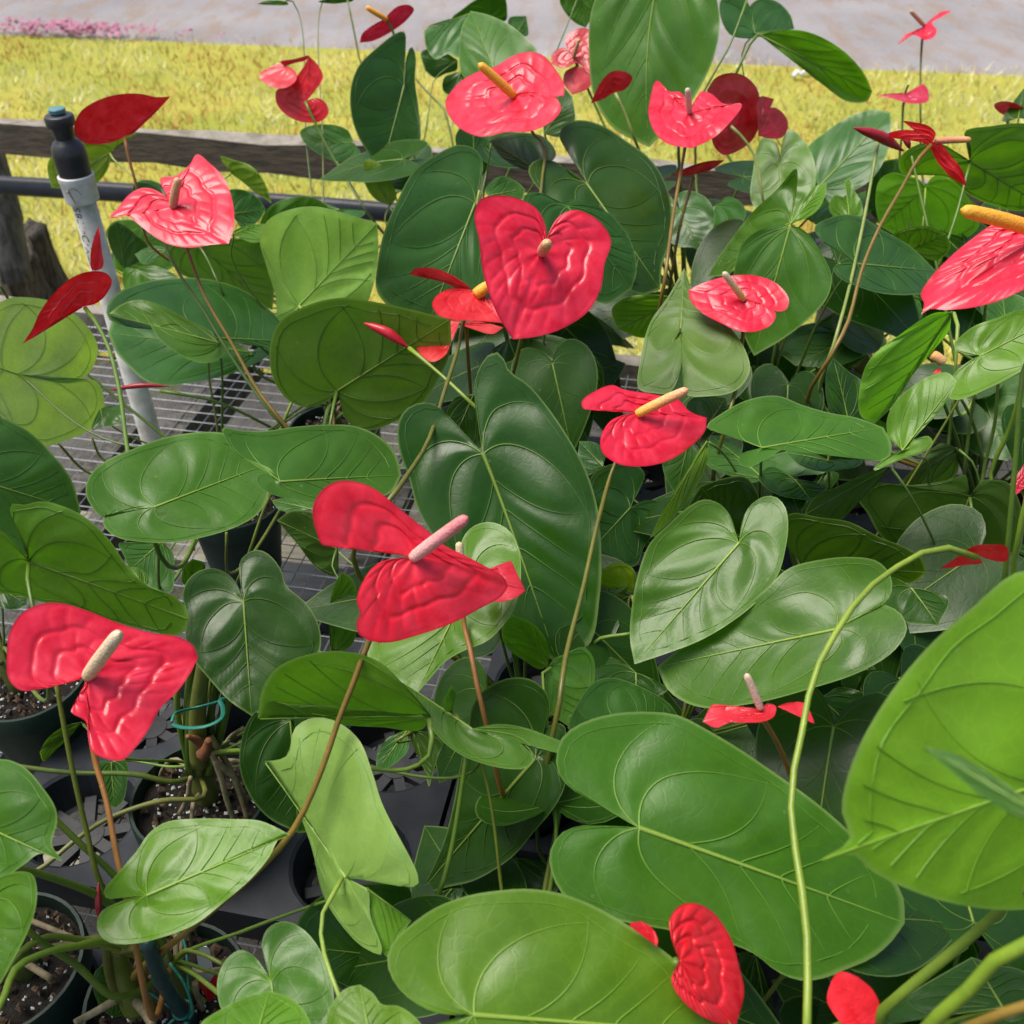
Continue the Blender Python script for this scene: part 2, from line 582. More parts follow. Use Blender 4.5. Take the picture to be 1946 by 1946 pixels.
        if quilted and p['quilt'] and s.veins is not None:
            best = np.full(len(r), 9.0)
            for i in range(0, len(r), 700):
                dd = ((p2[i:i + 700, None, :] - s.veins[None, :, :]) ** 2).sum(-1)
                best[i:i + 700] = np.sqrt(dd.min(1))
            dist = best * s.d / FN
            h = h - p['quilt'] * (.6 * np.exp(-(dist / .0055) ** 2) + .9 * np.exp(-(dist / .014) ** 2)) * np.clip(r * 4, 0, 1)
        rr = rays(p2)
        den = rr @ s.topn
        den = np.where(np.abs(den) < .3, np.where(den < 0, -.3, .3), den)
        q3 = q3 + rr * np.clip(h / den, -.09, .09)[:, None] + rr * (oz * r ** 1.3)[:, None]
        if np.any(lift):
            q3 = q3 + s.topn * lift
        return q3

    def vein_paths(s):
        out = []
        t = np.linspace(0, 1, 26)
        out.append((t * .985, np.full(26, .5), .0017, .0003))
        j = s.rg.uniform(-.015, .015, 16)
        k = 0
        for sg in (-1, 1):
            for (ua, ub, e, w) in ((.31, .155, 1.5, .0008), (.40, .30, 1.3, .0007), (.455, .425, 1.0, .00065)):
                a, b = ua + j[k], ub + j[k + 1]
                k += 1
                out.append((t * .93, .5 + sg * (a + (b - a) * t ** e), w, .00018))
            for (r0, du) in ((.18, .20), (.36, .125), (.54, .085), (.72, .05)):
                r0 = r0 + j[k % 16]
                out.append((r0 + (.93 - r0) * t, .5 + sg * du * (t ** .75) * (1 - .12 * t), .00055, .00012))
                k += 1
            uu = np.linspace(.015, .43, 26)
            out.append((.905 + .012 * np.sin(uu * 60 + s.ph[0]), .5 + sg * uu, .00035, .0002))
        return out

    def build(s, name, parent, parent_world, color, rings=18, veins=True):
        vp = s.vein_paths() if veins else []
        if veins:
            pts = []
            for (r, u, w0, w1) in vp[:1] + [v for v in vp[1:] if v[2] > .0005]:
                ox = np.interp(u, s.us, s.out[:, 0]); oy = np.interp(u, s.us, s.out[:, 1])
                pp = np.stack([s.P[0] + r * (ox - s.P[0]), s.P[1] + r * (oy - s.P[1])], 1)
                if s.mid is not None:
                    pp = pp + (np.exp(-((u - .5) / .16) ** 2) * 4 * r * (1 - r))[:, None] * s.mid
                pts.append(pp)
            s.veins = np.vstack(pts)
        K = rings
        nu = len(s.us)
        rr = (np.arange(1, K + 1) / K) ** .85
        Rg, Ug = np.meshgrid(rr, s.us, indexing='ij')
        V = np.vstack([s.surf([0.0], [.5]), s.surf(Rg, Ug)])
        idx = 1 + np.arange(K * nu).reshape(K, nu)
        F = [[0, int(idx[0, j]), int(idx[0, j + 1])] for j in range(nu - 1)]
        q = np.stack([idx[:-1, :-1], idx[1:, :-1], idx[1:, 1:], idx[:-1, 1:]], -1).reshape(-1, 4)
        F += q.tolist()
        rim = np.concatenate([[0], Rg.ravel()])
        # upper side must be the front of the faces
        a, b, c = V[idx[K // 2, nu // 4]], V[idx[K // 2 + 1, nu // 4]], V[idx[K // 2 + 1, nu // 4 + 1]]
        cnt = 0
        smp = q[:: max(1, len(q) // 200)]
        nn = np.cross(V[smp[:, 1]] - V[smp[:, 0]], V[smp[:, 2]] - V[smp[:, 0]])
        cnt = (nn @ s.topn > 0).mean()
        if cnt < .5:
            F = [f[::-1] for f in F]
        MI = [0] * len(F)
        Vs, nv = [V], len(V)
        rims = [rim]
        for (r, u, w0, w1) in vp:
            c3 = s.surf(r, u) + s.topn * (.00018 + .35 * s.prm['quilt']) * np.sin(np.clip(r, 0, 1) * 3.0 + .14)[:, None]
            m = len(c3)
            T = np.gradient(c3, axis=0)
            T /= np.linalg.norm(T, axis=1)[:, None] + 1e-9
            side = np.cross(s.topn, T)
            side /= np.linalg.norm(side, axis=1)[:, None] + 1e-9
            sl = np.hypot(np.interp(u, s.us, s.out[:, 0]) - s.P[0], np.interp(u, s.us, s.out[:, 1]) - s.P[1])
            sm = np.hypot(s.out[:, 0] - s.P[0], s.out[:, 1] - s.P[1]).max()
            if sl[-1] < .22 * sm:
                continue
            w = np.linspace(w0, w1, m)[:, None] * min(1.25, max(.5, s.len / .16)) * np.clip(sl / (.4 * sm), .15, 1)[:, None]
            ring = np.stack([c3 - side * w, c3 + s.topn * w * .35 + s.topn * .0002, c3 + side * w, c3 - s.topn * (w * .35 + .0002 + .45 * s.prm['quilt'])], 1)
            base = nv + np.arange(m - 1)[:, None] * 4
            jj = np.arange(4)[None, :]
            j2 = (jj + 1) % 4
            fv = np.stack([base + jj, base + 4 + jj, base + 4 + j2, base + j2], -1).reshape(-1, 4)
            F += fv.tolist()
            MI += [1] * len(fv)
            Vs.append(ring.reshape(-1, 3)); nv += m * 4
            rims.append(np.repeat(np.linspace(1.0, .55, m) * (.55 if w0 > .0015 else .27 if w0 > .0006 else .11 if w0 > .0004 else .07), 4))
        V = np.vstack(Vs)
        rel = V - s.P3
        uv = np.stack([rel @ s.ax, rel @ s.lat], 1)
        mats = [M_LEAF, M_VEIN] if veins else [M_SPATHE]
        o = mesh_obj(name, V, F, mats, parent, s.P3, True, MI, uv, {'rim': np.concatenate(rims)}, color)
        o.location = s.P3 - np.asarray(parent_world)
        return o

# ================================================================== the setting
ANG = math.radians(-10.9)
E1 = np.array([math.cos(ANG), math.sin(ANG), 0.0])
E2 = np.array([-math.sin(ANG), math.cos(ANG), 0.0])

def st(s, t, z=0.0):
    return E1 * s + E2 * t + np.array([0, 0, z])

def w1(x, y):
    return np.array([[x / 1932, y / 1932]])

# ---- materials of the place
def lawn_material():
    m, nt = mat('lawn')
    tc = nd(nt, 'ShaderNodeTexCoord')
    v = tc.outputs['Object']
    a = noise(nt, v, 1.6, 4, .6)
    b = noise(nt, v, 9, 5, .7)
    c_ = noise(nt, v, 70, 4, .7)
    c = mixc(nt, ramp(nt, a, [(.35, 0.0), (.65, 1.0)]), (.34, .38, .04), (.55, .50, .08))
    c = mixc(nt, ramp(nt, b, [(.55, 0.0), (.72, .75)]), c, (.50, .26, .05))
    c = mixc(nt, ramp(nt, c_, [(.4, 0.0), (.75, .8)]), c, (.58, .56, .16))
    p = nd(nt, 'ShaderNodeBsdfPrincipled', i_Roughness=.9)
    p.inputs['Specular IOR Level'].default_value = .15
    nt.links.new(c, p.inputs['Base Color'])
    nt.links.new(bump(nt, c_, .8, .03), p.inputs['Normal'])
    o = nd(nt, 'ShaderNodeOutputMaterial')
    nt.links.new(p.outputs[0], o.inputs[0])
    return m

def pavement_material():
    m, nt = mat('drive_paving')
    tc = nd(nt, 'ShaderNodeTexCoord')
    v = tc.outputs['Object']
    mp = nd(nt, 'ShaderNodeMapping')
    mp.inputs['Scale'].default_value = (2.2, .6, 1.0)
    nt.links.new(v, mp.inputs[0])
    a = noise(nt, mp.outputs[0], 3.2, 5, .65)
    b = noise(nt, v, 45, 4, .7)
    g = noise(nt, v, 1.2, 3, .5)
    c = mixc(nt, ramp(nt, g, [(.3, 0.0), (.7, 1.0)]), (.19, .18, .19), (.30, .285, .295))
    c = mixc(nt, ramp(nt, b, [(.3, .0), (.7, .55)]), c, (.36, .345, .335))
    c = mixc(nt, ramp(nt, a, [(.46, 0.0), (.64, .6)]), c, (.26, .185, .13))
    p = nd(nt, 'ShaderNodeBsdfPrincipled', i_Roughness=.95)
    p.inputs['Specular IOR Level'].default_value = .1
    nt.links.new(c, p.inputs['Base Color'])
    nt.links.new(bump(nt, b, .6, .01), p.inputs['Normal'])
    o = nd(nt, 'ShaderNodeOutputMaterial')
    nt.links.new(p.outputs[0], o.inputs[0])
    return m

def floor_material():
    m, nt = mat('nursery_floor')
    tc = nd(nt, 'ShaderNodeTexCoord')
    v = tc.outputs['Object']
    a = noise(nt, v, 3.0, 5, .65)
    b = noise(nt, v, 55, 5, .7)
    c = mixc(nt, ramp(nt, a, [(.38, 0.0), (.62, 1.0)]), (.045, .043, .038), (.12, .11, .09))
    c = mixc(nt, ramp(nt, b, [(.5, 0.0), (.72, .7)]), c, (.17, .16, .135))
    mo = noise(nt, v, 6.5, 4, .6)
    c = mixc(nt, ramp(nt, mo, [(.55, 0.0), (.68, .7)]), c, (.10, .12, .03))
    p = nd(nt, 'ShaderNodeBsdfPrincipled', i_Roughness=.85)
    nt.links.new(c, p.inputs['Base Color'])
    nt.links.new(bump(nt, b, .7, .02), p.inputs['Normal'])
    o = nd(nt, 'ShaderNodeOutputMaterial')
    nt.links.new(p.outputs[0], o.inputs[0])
    return m

M_WOOD = simple('weathered_timber', (.19, .145, .092), .8, .35, 14, .8, col2=(.07, .057, .038), stretch=(1, 1, 5), bdist=.006)
M_WOODTOP = simple('bleached_timber', (.34, .31, .26), .85, .3, 22, .7, col2=(.16, .14, .11), bdist=.004)
M_POST = simple('grey_post_timber', (.15, .14, .12), .85, .35, 18, .8, col2=(.05, .048, .042), stretch=(4, 4, 1), bdist=.006)
M_STUMP = simple('rotten_stump_timber', (.17, .145, .11), .9, .4, 24, 1.0, col2=(.022, .020, .018), stretch=(5, 5, .8), bdist=.012)
M_SPLINT = simple('pale_split_timber', (.42, .37, .30), .9, .3, 40, .9, col2=(.17, .13, .09), stretch=(3, 3, 1), bdist=.006)
M_BPIPE = simple('black_plastic_pipe', (.030, .034, .042), .42, .3, 20, .15, col2=(.05, .055, .065))
M_GALV = simple('galvanised_wire', (.34, .35, .37), .42, .25, 60, .2, metal=.55, col2=(.30, .31, .33))
M_TRAY = simple('slate_grey_plastic', (.020, .023, .030), .55, .3, 26, .2, spec=.22, col2=(.034, .037, .045), bdist=.001)
M_TRAYDARK = simple('black_tray_plastic', (.018, .020, .024), .45, .3, 30, .15, col2=(.03, .032, .036))
M_POT = simple('dark_green_pot_plastic', (.010, .026, .018), .42, .3, 30, .12, spec=.3, col2=(.018, .034, .026))
M_SOIL = simple('potting_soil', (.030, .020, .014), .95, .4, 150, 1.0, col2=(.008, .006, .005), bdist=.006)
M_BARK = simple('bark_chips', (.11, .065, .035), .9, .4, 60, .6, col2=(.045, .028, .018))
M_PERLITE = simple('perlite_grains', (.62, .62, .62), .8, .15, 90, .4)
M_PVC = simple('dirty_white_plastic', (.78, .78, .74), .45, .25, 26, .15, col2=(.42, .41, .35), bdist=.001)
M_PVCW = simple('white_coupling_plastic', (.82, .82, .79), .42, .18, 34, .2, col2=(.50, .48, .42), bdist=.001)
M_FIT = simple('black_fitting_plastic', (.018, .019, .022), .38, .3, 60, .25, col2=(.035, .036, .04), bdist=.0008)
M_TEAL = simple('faded_teal_plastic', (.11, .27, .30), .5, .25, 60, .3, col2=(.08, .20, .22), bdist=.0008)
M_INK = simple('faded_ink', (.045, .045, .045), .6, .4, 300, 0, col2=(.12, .12, .115))
M_GRIME = simple('brown_grime', (.09, .06, .03), .8, .4, 200, .3)
M_STAKE = simple('dark_green_stake', (.008, .035, .035), .35, .4, 80, .4, col2=(.015, .05, .05), bdist=.001)
M_TIE = simple('teal_twine', (.010, .13, .095), .45, .3, 200, .4, col2=(.02, .20, .15), bdist=.0006)
M_TAG = simple('white_label_plastic', (.72, .74, .76), .4, .08, 40, .05)
M_ROOT = simple('pale_root', (.36, .29, .17), .75, .4, 70, .7, col2=(.15, .11, .055), stretch=(1, 1, .6), bdist=.002)
M_SHEATH = simple('dry_sheath', (.28, .10, .035), .75, .4, 80, .6, col2=(.10, .045, .02), bdist=.002)
M_BOARD = simple('slate_bench_board', (.085, .09, .10), .75, .3, 16, .5, col2=(.045, .05, .055), stretch=(1, 6, 1), bdist=.004)
M_PALEB = simple('pale_bench_board', (.36, .33, .26), .8, .3, 14, .5, col2=(.20, .19, .14), stretch=(1, 6, 1), bdist=.004)
M_PINK = simple('pink_petals', (.62, .26, .38), .8, .25, 30, .0)
M_LITTER = simple('pale_litter', (.70, .70, .68), .7, .1, 30, .0)

def blades_material():
    m, nt = mat('grass_blades')
    ar = nd(nt, 'ShaderNodeAttribute', attribute_name='tint')
    p = nd(nt, 'ShaderNodeBsdfPrincipled', i_Roughness=.7)
    p.inputs['Specular IOR Level'].default_value = .2
    nt.links.new(ar.outputs['Color'], p.inputs['Base Color'])
    o = nd(nt, 'ShaderNodeOutputMaterial')
    nt.links.new(p.outputs[0], o.inputs[0])
    return m
M_BLADES = blades_material()

# ---- ground: nursery floor near, lawn, then the drive
def sheet(name, corners, m):
    return kind(mesh_obj(name, corners, [[0, 1, 2, 3]], m, smooth=False), 'structure')

sheet('ground', [(-150, -60, -.012), (150, -60, -.012), (150, 150, -.012), (-150, 150, -.012)], floor_material())
g0, g1 = on_z(w1(0, 66), 0)[0], on_z(w1(1932, 143), 0)[0]
gd = (g1 - g0) / np.linalg.norm(g1 - g0)
LAWN_N = st(0, 2.55)
far0, far1 = g0 - gd * 60, g1 + gd * 60
sheet('lawn', [LAWN_N - E1 * 60, LAWN_N + E1 * 60, far1, far0], lawn_material())
gn = np.array([-gd[1], gd[0], 0])
sheet('driveway', [far0 - gn * .10 + [0, 0, -.006], far1 - gn * .10 + [0, 0, -.006], far1 + gn * 70 + [0, 0, -.006], far0 + gn * 70 + [0, 0, -.006]], pavement_material())

# grass blades: short tufts all over the lawn in view
def grass():
    n = 52000
    a = RNG.uniform(0, 1, n) ** 1.25
    y = 2.3 + a * 4.9
    x = RNG.uniform(-1, 1, n) * (.62 * y + .5)
    P = np.stack([x, y, np.zeros(n)], 1)
    lim = (P - g0) @ gn
    ok = (lim < .02 + RNG.normal(0, .06, n)) & ((P @ E2) > 2.5)
    P = P[ok]; n = len(P)
    h = RNG.uniform(.018, .055, n)
    th = RNG.uniform(0, 6.283, n)
    wd = RNG.uniform(.002, .0045, n)
    side = np.stack([np.cos(th), np.sin(th), 0 * th], 1) * wd[:, None]
    tipv = np.stack([RNG.normal(0, .5, n) * h, RNG.normal(0, .5, n) * h, h], 1)
    V = np.stack([P - side, P + side, P + tipv], 1).reshape(-1, 3)
    F = np.arange(3 * n).reshape(n, 3)
    pal = np.array([(.38, .43, .10), (.56, .55, .19), (.64, .56, .20), (.52, .29, .08), (.76, .73, .42), (.46, .52, .15)])
    ps = np.sin(P[:, 0] * 2.1 + 1) * np.sin(P[:, 1] * 1.7) + RNG.normal(0, .6, n)
    k = np.clip(((ps + 1.6) / 3.2 * 6).astype(int), 0, 5)
    brown = np.sin(P[:, 0] * 5.3 + 2 * np.sin(P[:, 1] * 2.1)) * np.sin(P[:, 1] * 3.7 + np.sin(P[:, 0] * 3)) + RNG.normal(0, .25, n)
    k = np.where(brown > .42 - .18 * (P[:, 0] < -.6), 5, np.where(brown < -.45, 4, k))
    col = pal[np.array([0, 5, 1, 2, 4, 3])[k]] * RNG.uniform(.8, 1.15, (n, 1))
    col = np.concatenate([np.repeat(col, 3, 0), np.ones((3 * n, 1))], 1)
    kind(mesh_obj('grass', V, F, M_BLADES, smooth=False, attrs={'tint': col}), 'stuff')
grass()

def scatter(name, centre_px, n, spread, size, m, z=.02, hgt=.05):
    c = on_z(w1(*centre_px), 0)[0]
    ac = Acc()
    for i in range(n):
        p = c + gd * RNG.normal(0, spread[0]) + gn * RNG.normal(0, spread[1])
        r = size * RNG.uniform(.6, 1.3)
        hh = RNG.uniform(0, hgt)
        nn = 5
        th = np.linspace(0, 6.283, nn, endpoint=False) + RNG.uniform(0, 6)
        V = np.stack([np.cos(th) * r, np.sin(th) * r * .7, RNG.normal(0, r * .25, nn)], 1) + p + [0, 0, z + hh]
        V = np.vstack([V, p + [0, 0, z + hh + r * .6]])
        ac.add(V, [[k, (k + 1) % nn, nn] for k in range(nn)] + [list(range(nn))[::-1]])
    return ac.obj(name, m)

pk = kind(scatter('pink_blossom', (145, 68), 420, (.30, .05), .016, M_PINK, hgt=.06), 'stuff')
for i, (x, y, sx) in enumerate(((1504, 152, .05), (1527, 146, .09))):
    c = on_z(w1(x, y), 0)[0]
    V, F = tube(catmull([c + [-sx / 2, 0, .02], c + [0, .02, .045], c + [sx / 2, .0, .025]], 8), .016, 6, True, .5)
    o = mesh_obj('litter_scrap', V, F, M_LITTER)
    tag(o, ('smaller white scrap lying on the grass by the drooping leaf tip', 'larger white scrap lying on the grass by the drooping leaf tip')[i], 'litter', 'scraps on the grass')

# ---- timber rail fence behind the bench
R0, R1 = on_z(w1(0, 233), .75)[0], on_z(w1(1350, 322), .75)[0]
rd = (R1 - R0) / np.linalg.norm(R1 - R0)
rn = np.array([-rd[1], rd[0], 0])
fence_at = R0 * [1, 1, 0]
fence = empty('timber_fence', fence_at)
tag(fence, 'weathered brown timber rail fence with leaning grey post behind the bench', 'fence')

def plank(name, a, b, h, th, m, parent, pw, sag=.004, seg=40, mtop=None):
    """sawn board from a to b, top edge along a-b; slightly uneven edges"""
    t = np.linspace(0, 1, seg)
    c = a + (b - a) * t[:, None]
    d = (b - a) / np.linalg.norm(b - a)
    nn = np.array([-d[1], d[0], 0]); nn /= np.linalg.norm(nn)
    j = lambda s: RNG.normal(0, s, (seg, 1))
    up = np.array([0, 0, 1.0])
    rows = [c + up * j(sag), c + nn * th + up * j(sag), c + nn * th - up * (h + j(sag)), c - up * (h + j(sag))]
    V = np.stack(rows, 1).reshape(-1, 3)
    F, MI = [], []
    for i in range(seg - 1):
        for k in range(4):
            k2 = (k + 1) % 4
            F.append([i * 4 + k, i * 4 + k2, (i + 1) * 4 + k2, (i + 1) * 4 + k])
            MI.append(1 if (k == 0 and mtop) else 0)
    F += [[0, 1, 2, 3], [(seg - 1) * 4 + k for k in (3, 2, 1, 0)]]
    MI += [0, 0]
    o = mesh_obj(name, V, F, [m, mtop or m], parent, pw, False, MI)
    return o

plank('rail', R0 - rd * 1.6 + [0, 0, 0], R1 + rd * 2.6, .085, .045, M_WOOD, fence, fence_at, mtop=M_WOODTOP)
# leaning grey post on its rotten foot
foot = on_z(w1(40, 560), 0)[0]
post_top = at(w1(-36, 250), np.array([3.02]))[0]
post_bot = at(w1(20, 478), np.array([3.16]))[0]
V, F = tube(catmull([post_top, (post_top + post_bot) / 2 + [.01, 0, 0], post_bot, post_bot + (post_bot - post_top) * .25], 10), .050, 10)
V = V + RNG.normal(0, .003, V.shape)
mesh_obj('post', V, F, M_POST, fence, fence_at)
for k, x0 in enumerate((2.2,)):
    c = R0 + rd * x0 + rn * .10
    V, F = tube([c * [1, 1, 0] + [0, 0, -.05], c * [1, 1, 0] + [0, 0, .4], c * [1, 1, 0] + [0, 0, .73]], .05, 10)
    mesh_obj('post', V, F, M_POST, fence, fence_at)

# rotten stump
def stump():
    base = np.array([foot[0] - .02, foot[1], 0])
    n, rings = 40, 9
    th = np.linspace(0, 6.283, n, endpoint=False)
    ridge = .012 * np.sin(th * 9) + .008 * np.sin(th * 17 + 1) + RNG.normal(0, .004, n)
    V = []
    top = .185 + .05 * np.sin(th * 2 + .8) + .022 * np.sin(th * 7) + RNG.normal(0, .012, n)
    for k in range(rings):
        f = k / (rings - 1)
        r = .145 + .03 * (1 - f) ** 2 + ridge * (1 + .4 * f)
        V.append(np.stack([r * np.cos(th), r * np.sin(th), f * top], 1))
    r2 = .10 + ridge
    V.append(np.stack([r2 * np.cos(th), r2 * np.sin(th), top * .9], 1))
    V.append(np.stack([r2 * .5 * np.cos(th), r2 * .5 * np.sin(th), top * .72], 1))
    V = np.vstack(V + [np.array([[0, 0, .11]])]) + base
    R = rings + 2
    F = []
    for k in range(R - 1):
        for j in range(n):
            F.append([k * n + j, k * n + (j + 1) % n, (k + 1) * n + (j + 1) % n, (k + 1) * n + j])
    F += [[(R - 1) * n + j, (R - 1) * n + (j + 1) % n, R * n] for j in range(n)]
    o = empty('stump', base)
    tag(o, 'dark rotten wooden stump at the foot of the leaning grey post', 'stump')
    mesh_obj('body', V, F, M_STUMP, o, base, True)
    for k in range(7):
        a = RNG.uniform(-.2, 1.5) if k < 5 else -1.7 + .5 * (k - 5)
        r = .12 if k < 5 else .155
        c = base + np.array([math.cos(a) * r, math.sin(a) * r * (1 if k >= 5 else -1), 0])
        zt = RNG.uniform(.19, .235) if k < 5 else .17
        zb = .11 if k < 5 else .05
        V2, F2 = tube(catmull([c + [0, 0, zb], c + [RNG.normal(0, .006), RNG.normal(0, .006), (zt + zb) / 2], c + [RNG.normal(0, .012), 0, zt]], 7), np.array([.016, .022, .024, .022, .018, .013, .005]), 6, True, .5)
        mesh_obj('splinter', V2, F2, M_SPLINT, o, base)
stump()

# black water pipe that runs along the fence
B0, B1 = on_z(w1(10, 350), .56)[0], on_z(w1(720, 402), .56)[0]
bd = (B1 - B0) / np.linalg.norm(B1 - B0)
pp = [B0 + bd * k + np.array([0, 0, .006 * math.sin(k * 2.3)]) for k in np.linspace(-1.4, 4.6, 24)]
V, F = tube(catmull(pp, 60), .026, 14)
bp = mesh_obj('water_pipe', V, F, M_BPIPE, None, B0)
bp.location = B0
tag(bp, 'thick black plastic pipe running below the timber rail', 'pipe')

# ---- wire-topped bench
bench_at = st(0, 1.0, 0)
bench = empty('wire_bench', bench_at)
tag(bench, 'galvanised wire mesh bench on timber boards under the potted plants', 'bench')
acc = Acc()
SP = .0235
S0, S1, T0, T1 = -1.75, 1.75, -.15, 1.72
def wire(a, b, r):
    d = (b - a); L = np.linalg.norm(d); d /= L
    u = np.cross(d, [0, 0, 1.0])
    V = []
    for e in (a, b):
        for (p, q) in ((1, 0), (0, 1), (-1, 0), (0, -1)):
            V.append(e + u * p * r + np.array([0, 0, q * r]))
    acc.add(np.array(V), [[k, (k + 1) % 4, 4 + (k + 1) % 4, 4 + k] for k in range(4)])
for k, s_ in enumerate(np.arange(S0, S1, SP)):
    wire(st(s_ + RNG.normal(0, .0006), T0, BENCH - .0028), st(s_ + RNG.normal(0, .0006), T1, BENCH - .0025), .0011)
for k, t_ in enumerate(np.arange(T0, T1 + .01, SP * 1.25)):
    wire(st(S0, t_, BENCH - .0003), st(S1, t_, BENCH - .0003), .0011)
kind(acc.obj('wire_mesh', M_GALV, bench, bench_at), 'stuff')
for t_ in (T1 + .02, T0 - .02):
    plank('edge_board', st(S0, t_, BENCH + .008), st(S1, t_, BENCH + .008), .09, .04, M_WOODTOP, bench, bench_at, .002)
for s_ in (-1.45, -.86, .30, .95):
    plank('bearer', st(s_, T0, BENCH - .0065), st(s_, T1, BENCH - .0065), .085, .04, M_POST, bench, bench_at, .002, 20)
for s_ in (-1.45, .95, .3):
    for t_ in (0.0, 1.55):
        ac = Acc(); ac.box(st(s_ + .02, t_, (BENCH - .09) / 2), (.085, .085, BENCH - .0925), ANG)
        ac.obj('leg', M_POST, bench, bench_at)
# boards lying on the floor below the mesh
for k, (s_, t_, L, w, m) in enumerate(((-.30, .98, 1.5, .14, M_BOARD), (-.33, .82, 1.5, .13, M_BOARD), (-.72, .62, .7, .05, M_PALEB), (-.95, 1.22, .8, .09, M_PALEB), (-.2, 1.14, 1.1, .13, M_BOARD))):
    ac = Acc(); ac.box(st(s_, t_, BENCH - .13), (L, w, .02), ANG, 0, .001)
    ac.obj('shelf_board', m, bench, bench_at)
for s_ in (-1.1, -.5, .1, .55):
    ac = Acc(); ac.box(st(s_, .85, BENCH - .165), (.05, 1.5, .045), ANG, 0, .001)
    ac.obj('crossbar', M_POST, bench, bench_at)

# ---- irrigation riser
def riser():
    b = on_z(w1(291, 845), BENCH)[0]
    top = at(w1(106, 206), np.array([1.63]))[0]
    axis = np.array([0, 0, 1.0])
    # height from the picture: knob top
    rr = rays(w1(106, 203))[0]
    k = (b[1] / rr[1])
    H = (CAM + rr * k)[2] - BENCH
    lean = np.array([(CAM + rr * k)[0] - b[0], 0, H]); lean /= np.linalg.norm(lean)
    root = empty('irrigation_riser', b)
    tag(root, 'white plastic standpipe with black fitting and teal knob at the left', 'standpipe')
    Lp = H
    def prt(name, prof, m, n=36, gear=None):
        ac = Acc(); ac.lathe([(r * .83, z) for r, z in prof], n, b, 0, gear, lean)
        return ac.obj(name, m, root, b, True)
    def sharp(o):
        md = o.modifiers.new('edge', 'EDGE_SPLIT'); md.split_angle = math.radians(35)
        return o
    z = Lp
    pr = .0213
    f = .545
    rs = .83
    def pf(*a_):
        return [(r, z - q_ * f) for r, q_ in a_]
    sharp(prt('pipe', [(pr, -.45), (pr, z - .205 * f), (pr * .9, z - .20 * f)], M_PVC))
    sharp(prt('coupling', pf((pr, .243), (.0278, .241), (.0290, .236), (.0293, .190), (.0308, .186), (.0308, .172), (.029, .169), (.026, .170), (.022, .178)), M_PVCW))
    sharp(prt('barrel', pf((.0262, .178), (.0270, .168), (.0288, .118), (.0285, .112), (.0268, .098), (.0225, .086), (.0165, .079), (.0155, .076)), M_FIT, 64, (12, .0012, .0263)))
    sharp(prt('neck', pf((.0150, .080), (.0160, .074), (.0188, .046), (.0188, .044)), M_FIT))
    sharp(prt('cap', pf((.0185, .045), (.0235, .043), (.0240, .040), (.0243, .024), (.0230, .019), (.0200, .0165), (.010, .0155)), M_FIT, 64, (16, .0009, .0234)))
    sharp(prt('knob', pf((.0085, .0190), (.0105, .0145), (.0132, .012), (.0138, .003), (.0125, .0008), (.0085, 0), (.002, .0004)), M_TEAL, 72, (9, .0016, .0120)))
    # brown drip marks on the coupling, and the printed standard number along the pipe
    e_r = np.array([1.0, 0, 0]); e_r = e_r - lean * (e_r @ lean); e_r /= np.linalg.norm(e_r)
    e_f = np.cross(lean, e_r)
    if e_f[1] > 0: e_f = -e_f
    def on_pipe(ang, z_, r):
        return b + lean * z_ + r * (e_r * math.sin(ang) + e_f * math.cos(ang))
    for (pts_, w_) in (([(-.28, z - .108), (-.22, z - .113), (-.12, z - .121), (-.06, z - .127)], .0012), ([(-.24, z - .107), (.05, z - .105), (.28, z - .109), (.42, z - .115)], .0008)):
        pth = catmull([on_pipe(a_, z_, .0245) for a_, z_ in pts_], 12)
        V, F = tube(pth, np.linspace(w_, w_ * .45, 12), 6, True, .5)
        mesh_obj('drip_mark', V, F, M_GRIME, root, b)
    V, F = tube([on_pipe(-.30, z - .109, .0247), on_pipe(-.31, z - .1112, .0252)], .0026, 8)
    mesh_obj('drip_mark', V, F, M_PALEB, root, b)
    cu = bpy.data.curves.new('printed_lettering', 'FONT')
    cu.body = 'ASTM-D-1785'
    cu.size = .0165
    cu.space_character = 1.08
    cu.resolution_u = 3
    tmp = bpy.data.objects.new('tmp_text', cu)
    S.collection.objects.link(tmp)
    dg = bpy.context.evaluated_depsgraph_get()
    me = bpy.data.meshes.new_from_object(tmp.evaluated_get(dg))
    bpy.data.objects.remove(tmp)
    co = np.array([v.co[:] for v in me.vertices])
    L_ = co[:, 0].max()
    pr = pr * rs
    z_end = z - .136
    out = []
    for x, y, _ in co:
        zz = z_end - (L_ - x)                       # reads upwards along the pipe
        ang = -.42 - (y - .007) / pr
        out.append(on_pipe(ang, zz, pr + .0003))
    F = [list(p.vertices) for p in me.polygons]
    mesh_obj('printed_lettering', out, F, M_INK, root, b, False)
    bpy.data.meshes.remove(me)
riser()

